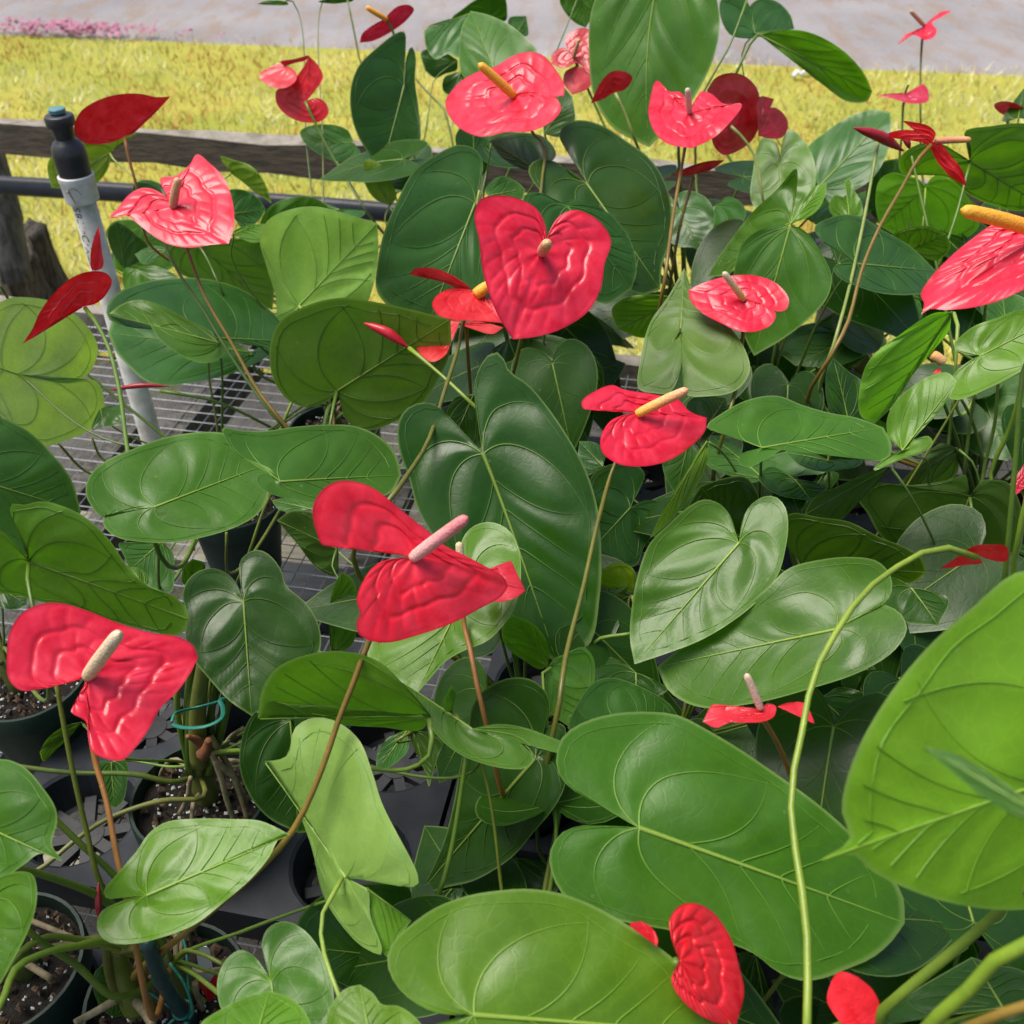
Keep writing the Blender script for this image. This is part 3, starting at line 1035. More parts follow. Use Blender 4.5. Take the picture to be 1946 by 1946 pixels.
# ---- carrying trays: flat deck with round holes, walls, spoked bottoms
PITCH_C, RH = .155, .062
def make_tray(cols, rows, label):
    NX, NY = len(cols), len(rows)
    c0 = st(np.mean(cols), np.mean(rows), BENCH)
    root = empty('pot_tray', c0)
    tag(root, label, 'tray', 'pot carrying trays')
    deck = Acc()
    zt = BENCH + .055
    n = 32
    half = PITCH_C / 2
    th = np.linspace(0, 2 * np.pi, n, endpoint=False)
    sq = half / np.maximum(np.abs(np.cos(th)), np.abs(np.sin(th)))
    for i, s_ in enumerate(cols):
        for j, t_ in enumerate(rows):
            c = lambda r, z: np.array([st(s_ + rr_ * math.cos(a), t_ + rr_ * math.sin(a), z) for rr_, a in zip(np.broadcast_to(r, (n,)), th)])
            rows_ = [c(sq * .9995, zt), c(RH + .004, zt), c(RH, zt - .003), c(RH - .006, BENCH + .006), c(RH - .012, BENCH + .004)]
            V = np.vstack(rows_)
            F = [[k * n + q, k * n + (q + 1) % n, (k + 1) * n + (q + 1) % n, (k + 1) * n + q] for k in range(4) for q in range(n)]
            deck.add(V, F, 0)
    # raised knobs between the holes and the outer skirt
    for i in range(NX - 1):
        for j in range(NY - 1):
            p = st((cols[i] + cols[i + 1]) / 2, (rows[j] + rows[j + 1]) / 2, zt)
            deck.lathe([(.018, .0002), (.018, .0025), (.0155, .003), (.0145, .0012), (.006, .0012)], 20, p, 0)
    s0, s1, t0, t1 = cols[0] - half, cols[-1] + half, rows[0] - half, rows[-1] + half
    cs = [(s0, t0), (s1, t0), (s1, t1), (s0, t1)]
    for k in range(4):
        a, b_ = cs[k], cs[(k + 1) % 4]
        V = [st(*a, zt), st(*b_, zt), st(*b_, zt - .045), st(*a, zt - .045)]
        deck.add(np.array(V), [[0, 1, 2, 3]], 0)
    deck.obj('deck', M_TRAY, root, c0)
    for i, s_ in enumerate(cols):
        for j, t_ in enumerate(rows):
            sp = Acc()
            for a in (0, 45, 90, 135):
                a = math.radians(a + 25)
                sp.box(st(s_, t_, BENCH + .0125), (2 * RH - .018, .0125, .010), ANG + a)
            sp.lathe([(.018, .005), (.018, .0185), (.010, .0188)], 16, st(s_, t_, BENCH), 0)
            sp.obj('spokes', M_TRAYDARK, root, c0)
    return root

def cells(a, n):
    return [a + PITCH_C * k for k in range(n)]
make_tray(cells(-.530, 3), cells(.220, 2), 'slate grey pot tray with round holes under the bottom left pots')
make_tray(cells(-.060, 3), cells(.220, 3), 'slate grey pot tray under the leaves at the bottom centre')
make_tray(cells(.410, 3), cells(.220, 3), 'slate grey pot tray under the leaves at the bottom right')
make_tray(cells(-.120, 3), cells(.700, 3), 'slate grey pot tray under the large glossy leaf in the middle')
make_tray(cells(.345, 3), cells(.700, 3), 'slate grey pot tray below the large dark hanging leaf at the right')
make_tray(cells(-.215, 3), cells(1.180, 2), 'slate grey pot tray in the dark gap below the central heart flower')
make_tray(cells(.250, 3), cells(1.180, 2), 'slate grey pot tray under the rear foliage at the right')

make_tray(cells(-.590, 3), cells(.575, 2), 'slate grey pot tray with open spoked holes around the tied stems, left')

# ================================================================== the plants
# colours of the side of the blade that shows
TONES = {
    'd': (.022, .084, .004),      # deep glossy green
    'g': (.058, .168, .010),      # mid green
    'b': (.044, .140, .024),      # bluish green
    'n': (.098, .235, .010),      # fresh green
    'y': (.170, .270, .010),      # young yellow green
    'o': (.100, .245, .010),      # olive underside
    'q': (.042, .098, .008),      # dark olive underside
    'k': (.105, .205, .026),      # dull olive underside
    'P': (.330, .540, .220),      # very pale underside
    'p': (.215, .410, .080),      # pale underside
    'v': (.180, .430, .022),      # bright lime underside
}
LEAVES, FLOWERS = [], []

def L(reg, d, tone, P, left, tip, right, face='t', plant=None, stalk=None, sd=None, **kw):
    LEAVES.append(dict(sd=sd, reg=reg, d=d, tone=tone, P=P, left=left, tip=tip, right=right, face=face, plant=plant, stalk=stalk, kw=kw))

def FL(reg, d, P, left, tip, right, spad=None, face='t', plant=None, stem=None, scol='g', col=None, extra=None, wr=1.0, sd=None, **kw):
    FLOWERS.append(dict(sd=sd, reg=reg, d=d, P=P, left=left, tip=tip, right=right, spad=spad, face=face, plant=plant, stem=stem, scol=scol, col=col, extra=extra, wr=wr, kw=kw))

BUDS = []
def BUD(reg, d, a, b, w, plant=None, stem=None, scol='g', col=(.42, .006, .018), dd=0.0, sd=None):
    BUDS.append(dict(sd=sd, reg=reg, d=d, a=a, b=b, w=w, plant=plant, stem=stem, scol=scol, col=col, dd=dd))

# ---- leaves, back to front (stalk point; one side; tip; other side)
# upper left
L('A', 1.78, 'y', '612,850', '640,825 700,775 765,735 640,735 480,770 330,830 265,910', '285,1045', '400,1050 520,1030 590,960 615,890', 'u')
L('A', 1.55, 'y', '1290,965', '1260,930 1225,868 1290,885 1400,925 1470,1010', '1512,1130', '1440,1085 1370,1025', 'u')
L('W', 1.85, 'b', '668,270', '655,245 600,235 566,248', '572,268', '600,290 640,305 680,290')
L('A', 1.72, 'd', '900,1180', '930,1120 935,1060 850,1005 765,1010', '740,1080', '800,1200')
L('A', 1.62, 'b', '1290,1190', '1270,1120 1262,1065 1350,1055 1440,1105', '1478,1165', '1440,1230 1350,1270')
L('A', 1.5, 'g', '1500,1290', '1450,1250 1500,1150 1600,1105 1750,1100', '1845,1165', '1800,1250 1600,1310', 'u')
L('A', 1.42, 'n', '1300,1300', '1280,1320 1255,1335 1300,1285 1400,1250', '1472,1245', '1470,1330 1400,1350')
L('A', 1.7, 'd', '690,1498', '640,1430 600,1330 610,1260', '650,1232', '700,1255 760,1305 825,1370 790,1440 720,1480', 'u', stalk='690,1500 705,1590')
L('A', 1.6, 'b', '930,1385', '900,1370 800,1385', '750,1415', '800,1470 900,1420')
L('A', 1.66, 'g', '760,1500', '700,1490 680,1560 720,1640 820,1660', '960,1640', '1000,1560 900,1490 800,1480')
L('A', 1.45, 'k', '1115,1370', '1000,1345 930,1400 1000,1520 1200,1580 1350,1650', '1515,1725', '1525,1600 1480,1450 1440,1335 1300,1325 1200,1335', 'u', stalk='1130,1400 1215,1575')
L('A', 1.36, 'b', '1215,1880', '1100,1900 850,1830 620,1790 590,1730 640,1640 780,1575 950,1548 1150,1552 1350,1612 1520,1740', '1680,1905', '1600,1940 1450,1930 1300,1900')
L('A', 1.28, 'g', '1215,1905', '1180,1850 1050,1780 900,1700 780,1668 680,1690', '600,1750', '720,1695 775,1725 825,1790 880,1880 960,1945 1060,2003 1160,2018 1235,1985 1255,1930')
L('A', 1.50, 'b', '1400,1960', '1300,1900 900,1800 640,1770', '600,1850', '640,1950 720,2043 800,2113 900,2143 1000,2138 1200,2103 1400,2033 1515,1950 1470,1930')
L('D', 1.22, 'P', '95,208', '150,212 270,240 370,258 470,230 530,140 545,60 500,-40 400,-140 280,-200 150,-220 50,-215 -60,-150 -200,-50', '-330,60', '-200,300 0,440 90,540 225,615 350,580 500,520 570,440 582,370 540,250 440,235 330,240 200,230', 'u', stalk='95,208 180,270 300,385 450,500 600,575 790,622', cup=-.05, plant='p17')
L('W', 1.25, 'p', '565,576', '545,600 527,606 520,560 502,500 490,450 506,415 555,393 600,390 655,404', '712,421', '714,470 704,540 680,590 620,600 585,592', 'u', stalk='565,578 580,600 581,660 570,715 548,765', rho=2.0)
L('W', 1.18, 'k', '637,737', '625,752 590,768 550,760 520,725 508,670 525,610 575,578 640,562 720,572', '850,602', '850,660 825,720 795,764 747,795 690,812 655,795 642,760', 'u', stalk='637,738 629,768 623,800', rho=2.2)
L('W', 1.75, 'b', '640,395', '600,380 560,385 520,400', '500,425', '560,440 640,430 690,400')
L('W', 1.68, 'd', '330,400', '290,350 255,345 250,390', '270,440', '330,460 400,440')
L('W', 1.7, 'g', '215,470', '200,440 212,420 250,415', '330,440', '330,500 260,520 210,500')
# top middle
L('B', 1.7, 'd', '375,478', '370,380 372,172 330,185 230,260 120,370 80,480 78,620 110,740 180,860', '250,945', '350,930 430,860 465,780 455,600 435,450 437,300 415,258 385,330 380,420', 'u' if 0 else 't', quilt=.0015)
L('B', 1.92, 'b', '735,78', '700,90 620,115 520,140', '485,175', '500,270 550,330 620,300 680,322 690,200')
L('B', 1.76, 'g', '900,440', '780,470 700,420 685,220 700,140', '745,60', '850,85 980,150 1060,220 1118,290 1080,400 1000,450', flip=1)
L('B', 2.0, 'd', '850,95', '740,105 640,100 700,50 770,0', '850,-30', '930,-20 948,50 940,115')
L('B', 2.02, 'b', '1000,190', '955,150 960,100', '1055,88', '1060,200')
L('B', 1.95, 'd', '672,335', '620,300 510,270 470,290', '490,390', '550,435 600,412 670,385', 'u', stalk='545,440 520,560 500,700')
L('W', 1.95, 'b', '540,2', '520,0 500,2', '484,8', '520,10 545,8')
L('W', 1.9, 'd', '620,-3', '600,3 630,7', '665,3', '670,-5')
L('W', 1.50, 'g', '1250,-70', '1200,-60 1140,-30 1116,20 1112,120 1120,180 1155,240', '1225,278', '1272,230 1312,180 1346,110 1358,40 1340,-30 1290,-60', quilt=.002, mid='1222,95', plant='p24')
L('B', 1.72, 'g', '1345,-40', '1270,-60 1240,0 1270,70 1330,130', '1385,155', '1425,80 1425,-50', 'u')
L('B', 1.32, 'd', '1395,1025', '1370,960 1300,860 1240,770 1245,720 1290,680 1370,668 1480,700 1620,790 1740,880 1820,1000 1862,1150 1855,1350 1810,1480', '1800,1610', '1700,1640 1500,1510 1350,1330 1240,1180 1130,1060 1065,940 1110,890 1230,905 1330,985', quilt=.002)
L('B', 1.20, 'b', '1285,1150', '1240,1160 1245,1130 1300,1112 1420,1130 1540,1210 1630,1330 1670,1500', '1640,1610', '1500,1690 1380,1640 1250,1500 1180,1350 1060,1200 1040,1090 1120,1070 1230,1120')
L('B', 1.25, 'b', '770,1132', '768,1080 800,1000 812,900 770,830 680,805 570,850 430,950 330,1130 260,1300 225,1480 222,1620 300,1710', '520,1770', '650,1750 800,1600 870,1400 850,1250 800,1165', quilt=.0018)
L('B', 1.30, 'b', '840,1090', '825,1060 870,1000 920,980 1000,1010', '1048,1052', '1030,1110 950,1120')
L('B', 1.5, 'b', '860,790', '790,760 760,740 900,735 1050,745 1130,800', '1120,880', '1050,925 980,920 900,865', stalk='860,790 845,900 830,1000')
L('B', 1.64, 'y', '300,1145', '210,1105 150,1000', '150,890', '195,888 260,930 310,1020 332,1100', 'u')
L('B', 1.8, 'd', '320,1085', '300,960 400,850', '480,770', '530,830 500,960 400,1045')
L('B', 1.56, 'd', '1150,745', '1160,600 1250,480', '1312,540', '1322,680 1240,765')
L('B', 1.8, 'd', '690,400', '600,430 590,500', '640,540', '720,520 740,440')
L('B', 1.6, 'd', '760,1000', '700,900 660,760 700,700', '760,690', '830,760 850,880 810,980')
L('B', 1.42, 'd', '1130,960', '1000,930 900,860', '850,780', '1000,740 1150,760 1220,860')
L('B', 1.25, 'o', '1900,1660', '1800,1640 1600,1660 1530,1720', '1560,1830', '1700,1880 1860,1840 1950,1740', 'u')
L('W', 1.10, 'k', '1284,625', '1285,690 1262,742 1235,742 1206,735 1208,680 1226,610 1260,560', '1291,506', '1314,560 1362,600 1406,660 1415,700 1390,736 1330,748 1296,745 1287,690', 'u', stalk='1284,626 1264,655 1250,720', flip=1)
# top right
L('C', 1.72, 'b', '435,185', '425,100 405,40 470,-10 560,10 630,80', '655,160', '560,180 460,205 400,215 300,195 245,100 245,0 330,-40 400,20 418,110', plant='p26')
L('C', 1.68, 'o', '452,190', '560,172 700,170 850,230 980,330 1060,440', '1088,510', '1060,562 980,570 900,540 850,470 810,400 680,320 540,245', 't', stalk='425,215 380,300 335,400', rho=3.0, plant='p26')
L('C', 1.56, 'b', '790,1040', '740,900 725,830 820,740 960,650 1090,610', '1190,625', '1192,760 1150,900 1080,1000 950,1080 850,1130')
L('C', 1.5, 'n', '572,925', '575,850 540,780 480,765 445,830 425,950 410,1100 440,1160 520,1180', '600,1260', '720,1150 775,1000 760,880 690,760 630,720 595,760 580,850', flip=-1)
L('C', 1.22, 'g', '630,1240', '655,1130 665,935 560,1050 430,1170 320,1310 220,1450', '170,1540', '300,1520 340,1400 430,1300 560,1250', cup=.2)
L('C', 1.21, 'n', '632,1245', '680,1120 760,1040', '832,1015', '832,1060 790,1160 720,1215')
L('C', 1.17, 'g', '630,1265', '600,1250 480,1270 370,1350 320,1500 330,1700 380,1880', '430,1980', '600,1880 760,1750 840,1650 862,1540 800,1400 720,1290 660,1260', quilt=.0015)
L('C', 1.2, 'b', '1010,1468', '980,1440 860,1370 790,1320 765,1265 830,1220 930,1192 1030,1205 1130,1270 1300,1370', '1445,1510', '1410,1620 1300,1640 1130,1630 1000,1590 900,1540 870,1490 940,1460')
L('C', 1.36, 'o', '1300,1385', '1185,1320 1280,1270 1400,1258', '1500,1300', '1522,1380 1440,1450', 'u')
L('C', 1.46, 'v', '1385,1042', '1350,1000 1290,980 1200,960 1130,1000 1105,1120', '1130,1260', '1250,1320 1400,1330 1600,1330 1685,1250 1640,1130 1540,1010 1440,975 1400,1010', 'u', stalk='1385,1045 1380,1120 1370,1250', rho=1.9, plant='p27')
L('C', 1.40, 'n', '1630,895', '1590,880 1510,815 1400,790 1290,830 1235,890 1250,960 1400,975 1500,985 1620,1080 1750,1140 1900,1175', '2050,1150', '2100,900 2000,700 1900,685 1760,700 1600,735 1638,820', 'u', stalk='1630,895 1620,950 1560,1180 1475,1430', plant='p27')
L('C', 1.42, 'b', '1340,1650', '1150,1630 1000,1565 900,1600', '810,1690', '900,1750 1100,1760 1250,1820 1370,1750')
L('C', 1.5, 'd', '1100,1960', '1170,1900 1100,1830 1000,1760 800,1830', '690,1880', '750,1980 950,2000')
L('C', 1.5, 'b', '20,1180', '10,1080 60,1060 150,1090 200,1150 212,1230 180,1300', '125,1400', '100,1380 0,1370 -80,1300 -90,1150 -50,1080')
L('C', 1.55, 'b', '210,1150', '280,1095 350,1120 385,1180 330,1300 200,1480', '110,1530', '60,1440 110,1330 170,1200')
L('C', 1.35, 'n', '960,1200', '880,1210 845,1150 880,1085 940,1095', '935,1005', '960,990 990,1060 1030,1130 1030,1200')
L('C', 1.55, 'd', '1900,655', '1810,675 1870,570', '1932,490', '2000,520 2000,660')
L('C', 1.6, 'g', '780,1250', '700,1200 690,1120 780,1120 900,1110', '1060,1060', '1100,1150 1000,1230 880,1260')
L('C', 1.6, 'd', '1130,1250', '1060,1150 1070,1000 1150,900', '1230,880', '1290,960 1280,1100 1220,1220')
L('W', 1.05, 'v', '1796,588', '1765,590 1700,630 1640,680 1624,720 1624,785', '1650,800', '1685,765 1712,720 1762,660 1792,620', 'u', stalk='1796,586 1806,600 1805,640', rho=2.9)
L('W', .96, 'n', '1850,671', '1820,668 1800,655 1830,620 1880,600 1932,583', '2010,590', '1990,660 1932,697 1870,730 1795,753 1786,740 1800,705 1830,680', quilt=.0015)
L('W', 1.30, 'b', '1860,760', '1820,730 1810,780 1830,850', '1900,870', '1960,800 1950,700 1900,690')
L('W', 1.32, 'b', '1600,640', '1560,610 1500,620 1470,660', '1500,690', '1580,690 1640,660')
L('W', 1.3, 'd', '1420,690', '1400,700 1390,740 1420,765', '1470,760', '1490,730 1460,690')
L('W', 1.14, 'd', '1600,790', '1570,780 1560,700', '1572,675', '1600,700 1626,720 1626,780')
L('W', 1.15, 'd', '1340,795', '1300,800 1297,760 1320,745', '1370,750', '1376,790 1360,810')
L('W', 1.42, 'd', '1720,560', '1690,500 1720,470', '1790,480', '1830,540 1790,580')
L('W', 1.3, 'b', '1900,640', '1870,620 1850,570', '1890,545', '1940,570 1940,630')
# left middle
L('W', 1.02, 'b', '-60,900', '-50,840 -10,788 45,808 100,858 135,905', '153,966', '120,1012 60,1050 0,1035 -50,970')
L('D', .80, 'o', '163,1250', '150,1170 90,1050 55,970 65,930 130,935 230,915 340,940 470,1000 600,1120 720,1290 830,1390 960,1440 1030,1500', '1052,1570', '1020,1645 960,1665 850,1640 650,1590 400,1500 250,1480 100,1440 -80,1400 -150,1280 -80,1120 0,1078 60,1130 130,1210', 'u', stalk='163,1252 150,1300 160,1390 180,1490', rho=2.4, plant='p15')
L('D', .98, 'd', '0,1400', '60,1420 150,1440', '150,1490', '100,1515 0,1500')
L('D', .93, 'g', '865,945', '780,930 650,945 565,1000 500,930 475,860 500,770 590,690 750,620 900,565 1060,535 1240,535 1390,600', '1510,700', '1500,860 1440,980 1330,1050 1150,1110 950,1145 780,1140 640,1110 572,1040 600,970 690,940 790,942', quilt=.0012, plant='p17', rho=2.1)
L('D', .89, 'g', '1560,805', '1520,745 1430,700 1330,660 1260,580 1235,500 1300,515 1450,525 1650,500 1850,488 1990,500 2130,570 2205,660', '2232,770', '2180,860 2050,910 1900,928 1750,925 1600,900 1480,860 1425,800 1440,768 1520,760', quilt=.0012, stalk='1540,830 1500,890 1390,1190')
L('D', .87, 'd', '1355,1475', '1340,1420 1290,1340 1200,1290 1110,1300 1040,1360 1015,1440 1040,1550 1030,1680 1080,1800 1160,1900 1270,2020', '1400,2110', '1600,2000 1700,1870 1782,1740 1772,1600 1700,1480 1590,1380 1560,1290 1480,1200 1420,1185 1340,1240 1330,1330 1348,1420', quilt=.0022, rho=1.9)
L('D', 1.12, 'b', '900,1140', '760,1150 660,1150 690,1220', '720,1300', '830,1390 950,1420 970,1300 960,1200')
L('D', 1.0, 'o', '1060,1400', '1015,1370 1020,1290', '1070,1235', '1140,1260 1130,1330', 'u')
L('D', 1.02, 'g', '800,1390', '730,1330', '725,1280', '780,1290 830,1360')
L('D', 1.15, 'q', '1880,1180', '1850,1050 1740,980 1620,970', '1540,1020', '1650,1150 1780,1300 1870,1330', 'u')
L('D', 1.22, 'b', '1740,960', '1640,975 1550,960', '1510,910', '1600,895 1740,905')
L('D', .97, 'o', '1840,1745', '1828,1560 1860,1380', '1900,1308', '1950,1335 1985,1420 1995,1560 1965,1700 1915,1745', 'u', nrm=(.3, -.8, .3))
L('D', 1.3, 'b', '560,400', '520,470 510,520', '580,500', '690,480 680,380', )
# middle
L('E', .95, 'd', '815,652', '785,610 720,575 650,480 580,400 500,365 410,385 355,440 335,530 350,640 400,780 450,960 560,1150 720,1380 930,1610', '1225,1815', '1400,1720 1462,1450 1472,1200 1450,950 1390,750 1300,580 1180,400 1060,260 960,190 905,88 855,92 790,180 765,280 775,420 805,570', quilt=.0026, nrm=(-.12, -.6, .72), mid='990,1120', plant='p09', rho=2.0)
L('E', .85, 'n', '760,1340', '700,1250 690,1150 750,1060 850,1030 950,1070 1010,1170 1025,1300 1000,1480 930,1600 840,1690 700,1750 600,1810 520,1900', '440,1990', '330,1950 200,1850 170,1700 250,1600 400,1500 550,1380 660,1350')
L('E', .90, 'o', '1180,1825', '1140,1850 1040,1800 940,1720 918,1650 950,1565', '985,1550', '1080,1590 1150,1660 1182,1750', 'u', plant='p09')
L('E', .86, 'p', '1180,1835', '1200,1800 1280,1760 1370,1725 1425,1780 1437,1880 1400,2030', '1290,2170', '1180,2080 1150,1930', 'u', stalk='1178,1835 1152,1850 1148,1932 1160,2050', plant='p09')
L('E', 1.06, 'b', '1632,952', '1625,900 1690,830 1715,770 1660,705 1560,700 1430,760 1380,900 1370,1050', '1400,1200', '1550,1260 1660,1275 1720,1150 1800,1080 1845,980 1800,920 1700,912')
L('E', 1.16, 'b', '1480,720', '1500,650 1440,590', '1350,580', '1345,700 1400,770')
L('E', .98, 'y', '1640,1430', '1560,1392 1475,1385', '1478,1290', '1560,1255 1640,1280 1668,1350', 'u')
L('E', 1.05, 'q', '1640,1440', '1560,1400 1475,1400', '1470,1500', '1500,1600 1600,1560 1650,1480', 'u')
L('W', 1.0, 'n', '1334,832', '1318,850 1295,900 1258,950', '1226,1016', '1262,985 1300,940 1328,890 1337,850', 't')
L('W', 1.08, 'b', '1300,830', '1275,815 1253,830 1252,890', '1275,935', '1300,900 1320,860')
L('W', 1.12, 'd', '893,745', '860,750 840,790', '850,840', '890,845 905,800')
L('W', 1.3, 'd', '1100,650', '1080,650 1090,690', '1140,735', '1135,690')
L('W', 1.35, 'd', '960,640', '930,660 935,700', '990,720', '1060,700 1080,650 1020,630')
# right middle
L('F', .90, 'g', '475,617', '440,605 330,560 165,500 260,420 400,350 560,328 700,380 860,425 1000,450', '1150,505', '1195,600 1185,665 1130,690 1020,672 900,628 800,595 700,568 600,620 480,690 390,727 340,690 365,650 440,625', stalk='478,640 468,720 462,900', quilt=.0012, rho=2.0)
L('F', 1.02, 'b', '480,785', '430,812 300,775 160,700', '185,545', '300,570 400,680 640,640 800,720 835,748 700,772')
L('F', .98, 'b', '845,690', '890,690 1040,690 1010,720 890,742 850,752 700,722', '600,642', '640,620 740,640 800,670', stalk='848,700 850,850')
L('F', .885, 'n', '1255,632', '1220,600 1180,560 1170,460 1220,360 1320,270 1430,210 1510,200', '1557,245', '1530,310 1440,440 1340,530 1310,572 1400,552 1427,585 1390,630 1250,682 1090,745 1150,680 1230,650', stalk='1320,665 1385,680 1400,800')
L('F', .96, 'q', '1188,722', '1120,735 1030,770 880,840 760,900', '705,992', '800,1015 910,1020 1010,920 1120,810', 'u', rho=3, plant='p13')
L('F', 1.0, 'q', '1630,887', '1615,850 1615,770 1500,800 1300,825 1100,815 1010,850 1005,900 1060,980 1120,1090 1200,1170 1330,1280 1400,1380', '1440,1472', '1500,1390 1700,1370 1850,1300 1930,1100 1900,900 1840,810 1740,795 1690,800 1680,850 1645,882', 'u', stalk='1632,888 1645,1000 1605,1200 1510,1560', rho=1.7, plant='p13')
L('F', .92, 'q', '700,1270', '640,1200 590,1080 620,990 800,1005 960,1030 1130,1115 1290,1180 1370,1240', '1392,1310', '1320,1365 1200,1360 1000,1310 800,1310', 'u', plant='p13')
L('F', .83, 'g', '345,1147', '330,1090 300,1000 240,930 150,905 60,950 -40,1040 -150,1150 -210,1300 -250,1500 -260,1680', '-235,1822', '-50,1760 130,1690 300,1590 450,1470 560,1330 605,1180 620,1030 600,940 550,890 480,890 400,950 358,1050 350,1110', quilt=.0018, plant='p11')
L('F', .96, 'q', '350,1100', '300,1000 200,920 60,965', '130,830', '250,790 380,780 440,850 455,910 385,960 355,1050', 'u')
L('F', .765, 'g', '885,1627', '930,1590 990,1550 1130,1500 1192,1430 1190,1330 1120,1250 980,1225 800,1240 620,1290 500,1400 300,1570 0,1750', '-110,1838', '-40,1975 125,2060 420,2040 745,1957 1040,1855 1220,1735 1282,1620 1235,1530 1130,1490 1030,1530 940,1600', quilt=.0012, plant='p11')
L('F', .97, 'd', '1160,1440', '1150,1400 1200,1380', '1290,1400', '1380,1530 1280,1545 1200,1510')
L('F', 1.06, 'q', '1560,620', '1480,590 1350,700', '1230,830', '1400,830 1560,760', 'u')
L('F', 1.0, 'd', '620,830', '540,840 535,900 590,980', '680,985', '720,900 690,840')
L('F', 1.02, 'd', '830,740', '760,800 700,930', '690,990', '780,900 880,820 900,760')
L('W', 1.0, 'd', '1500,905', '1450,880 1430,900 1460,930', '1530,945', '1560,920')
# lower left
L('G', .66, 'g', '-150,800', '-160,600 -50,470 30,460 130,500 240,620 312,740 316,820 288,930', '350,1028', '220,985 140,1040 0,1130 -120,1150 -250,1000', plant='p01')
L('G', .63, 'g', '-60,1250', '-40,1150 90,1085 180,1100 205,1180 190,1320 140,1450 60,1600', '0,1710', '-80,1600 -120,1400', plant='p01')
L('G', .685, 'n', '820,1215', '700,1220 640,1235 590,1230 577,1195 640,1110 760,970 830,870 920,810 1080,790 1300,792 1440,800 1545,842', '1612,880', '1560,892 1500,1000 1400,1120 1250,1250 1080,1380 900,1450 720,1487 590,1470 540,1400 560,1310 640,1262 720,1235', plant='p02', rho=2.2)
L('G', .86, 'd', '1615,250', '1560,225 1510,180 1430,190 1370,270 1335,400 1335,520 1400,680 1500,790', '1660,870', '1710,860 1730,700 1700,500 1680,300 1690,200 1650,190', plant='p03')
L('H', .72, 'p', '50,1117', '100,1150 170,1180 185,1320 250,1545 140,1500 40,1400 -70,1230 -140,950 -210,750 -254,590 -274,502 -330,486', '-401,470', '-310,458 -268,430 -254,360 -236,290 -160,235 -60,230 50,280 130,360 200,540 250,700 340,880 410,1010 452,1110 450,1162 380,1168 280,1140 180,1100 100,1105', 'u', stalk='50,1117 0,1180 -60,1270 -88,1360 -70,1540 0,1740', sd=.65, rho=2.0, plant='p02')
L('H', .705, 'g', '172,1182', '250,1250 340,1310', '415,1357', '350,1450 290,1562 220,1480 180,1330')
L('G', .68, 'g', '1510,1700', '1480,1640 1420,1560 1340,1520 1270,1560 1215,1660 1215,1800 1260,1900 1400,1990', '1560,2080', '1750,2000 1850,1850 1850,1720 1780,1520 1680,1400 1580,1360 1490,1400 1455,1490 1480,1580 1507,1650', rho=2.0)
L('G', .57, 'n', '1400,2100', '1200,2090 1110,1945 1230,1850 1400,1770', '1500,1746', '1620,1790 1700,1870 1730,1990 1600,2100')
L('H', .56, 'n', '200,2100', '0,2080 -60,1932 0,1780 60,1730', '130,1713', '200,1760 250,1822 340,1832 420,1880 480,1960 400,2100', quilt=.002)
L('G', 1.02, 'd', '620,475', '560,470 553,600 590,705', '640,732', '680,700 706,600 700,470')
L('G', .97, 'q', '455,255', '370,270 260,350', '220,420', '240,470 300,420 400,320', 'u', stalk='455,255 520,330')
L('G', .88, 'd', '680,1790', '600,1600 530,1640 520,1740', '560,1850', '640,1892 710,1860 730,1810')
L('H', .79, 'd', '330,1560', '410,1330 400,1170 200,1150 0,1180 -100,1230 -220,1370', '-200,1500', '-100,1640 50,1720 200,1800 350,1815 290,1630')
# lower middle
L('W', .745, 'o', '812,1350', '760,1290 715,1248 650,1229 580,1235 520,1262 495,1300', '486,1356', '503,1325 535,1328 570,1345 640,1366 720,1372 800,1374', 'u', rho=2.8, plant='p03')
L('H', .735, 'g', '755,292', '900,262 1050,285 1200,340 1335,400 1310,428 1150,405 1020,372 1100,450 1060,505 950,512 820,485 700,440 580,350 480,220', '300,-10', '430,80 590,195 690,235', rho=2.6, plant='p03')
L('H', .82, 'd', '1105,455', '1085,400 1150,310 1185,170 1160,80 1080,15 970,5 870,40 790,100 745,190 730,300 690,480 650,700 600,900 500,1130', '432,1238', '600,1175 750,1140 900,1060 1000,980 1100,860 1200,740 1268,610 1272,450 1230,380 1280,300 1240,258 1180,275 1130,360 1112,420', rho=2.4)
L('H', .67, 'g', '1685,842', '1640,800 1580,750 1420,690 1300,620 1230,530 1222,430 1260,330 1380,250 1550,205 1730,195 1900,215 2060,295 2230,395 2400,510 2640,680 2840,850 3090,1120 3150,1220', '3160,1370', '3080,1480 2970,1570 2840,1625 2720,1675 2580,1690 2450,1640 2320,1540 2200,1490 2000,1440 1800,1400 1560,1355 1400,1300 1250,1200 1185,1050 1190,960 1250,870 1350,830 1470,828 1580,850 1650,862', quilt=.0016, plant='p06')
L('H', .575, 'n', '765,1882', '720,1872 600,1880 430,1810 320,1700 280,1580 310,1480 400,1390 540,1290 720,1220 900,1190 1060,1180 1220,1200 1400,1260 1600,1370 1800,1510 1932,1620 2050,1750 2150,1870', '2230,1990', '2000,2150 1500,2300 1000,2300 600,2180 430,2020 520,1945 660,1900', quilt=.0014, plant='p04')
L('H', .86, 'b', '1600,250', '1400,290 1290,290 1340,150 1430,30 1520,5 1700,60 1850,150', '1900,220', '1800,270')
L('H', .87, 'q', '430,300', '410,320 430,400 480,500', '515,612', '560,450 592,350 520,310', 'u')
L('H', .92, 'b', '390,300', '300,330 230,420', '215,540', '300,500 400,400')
L('H', .80, 'd', '640,1180', '520,1230 450,1310', '520,1340', '640,1290 700,1180')
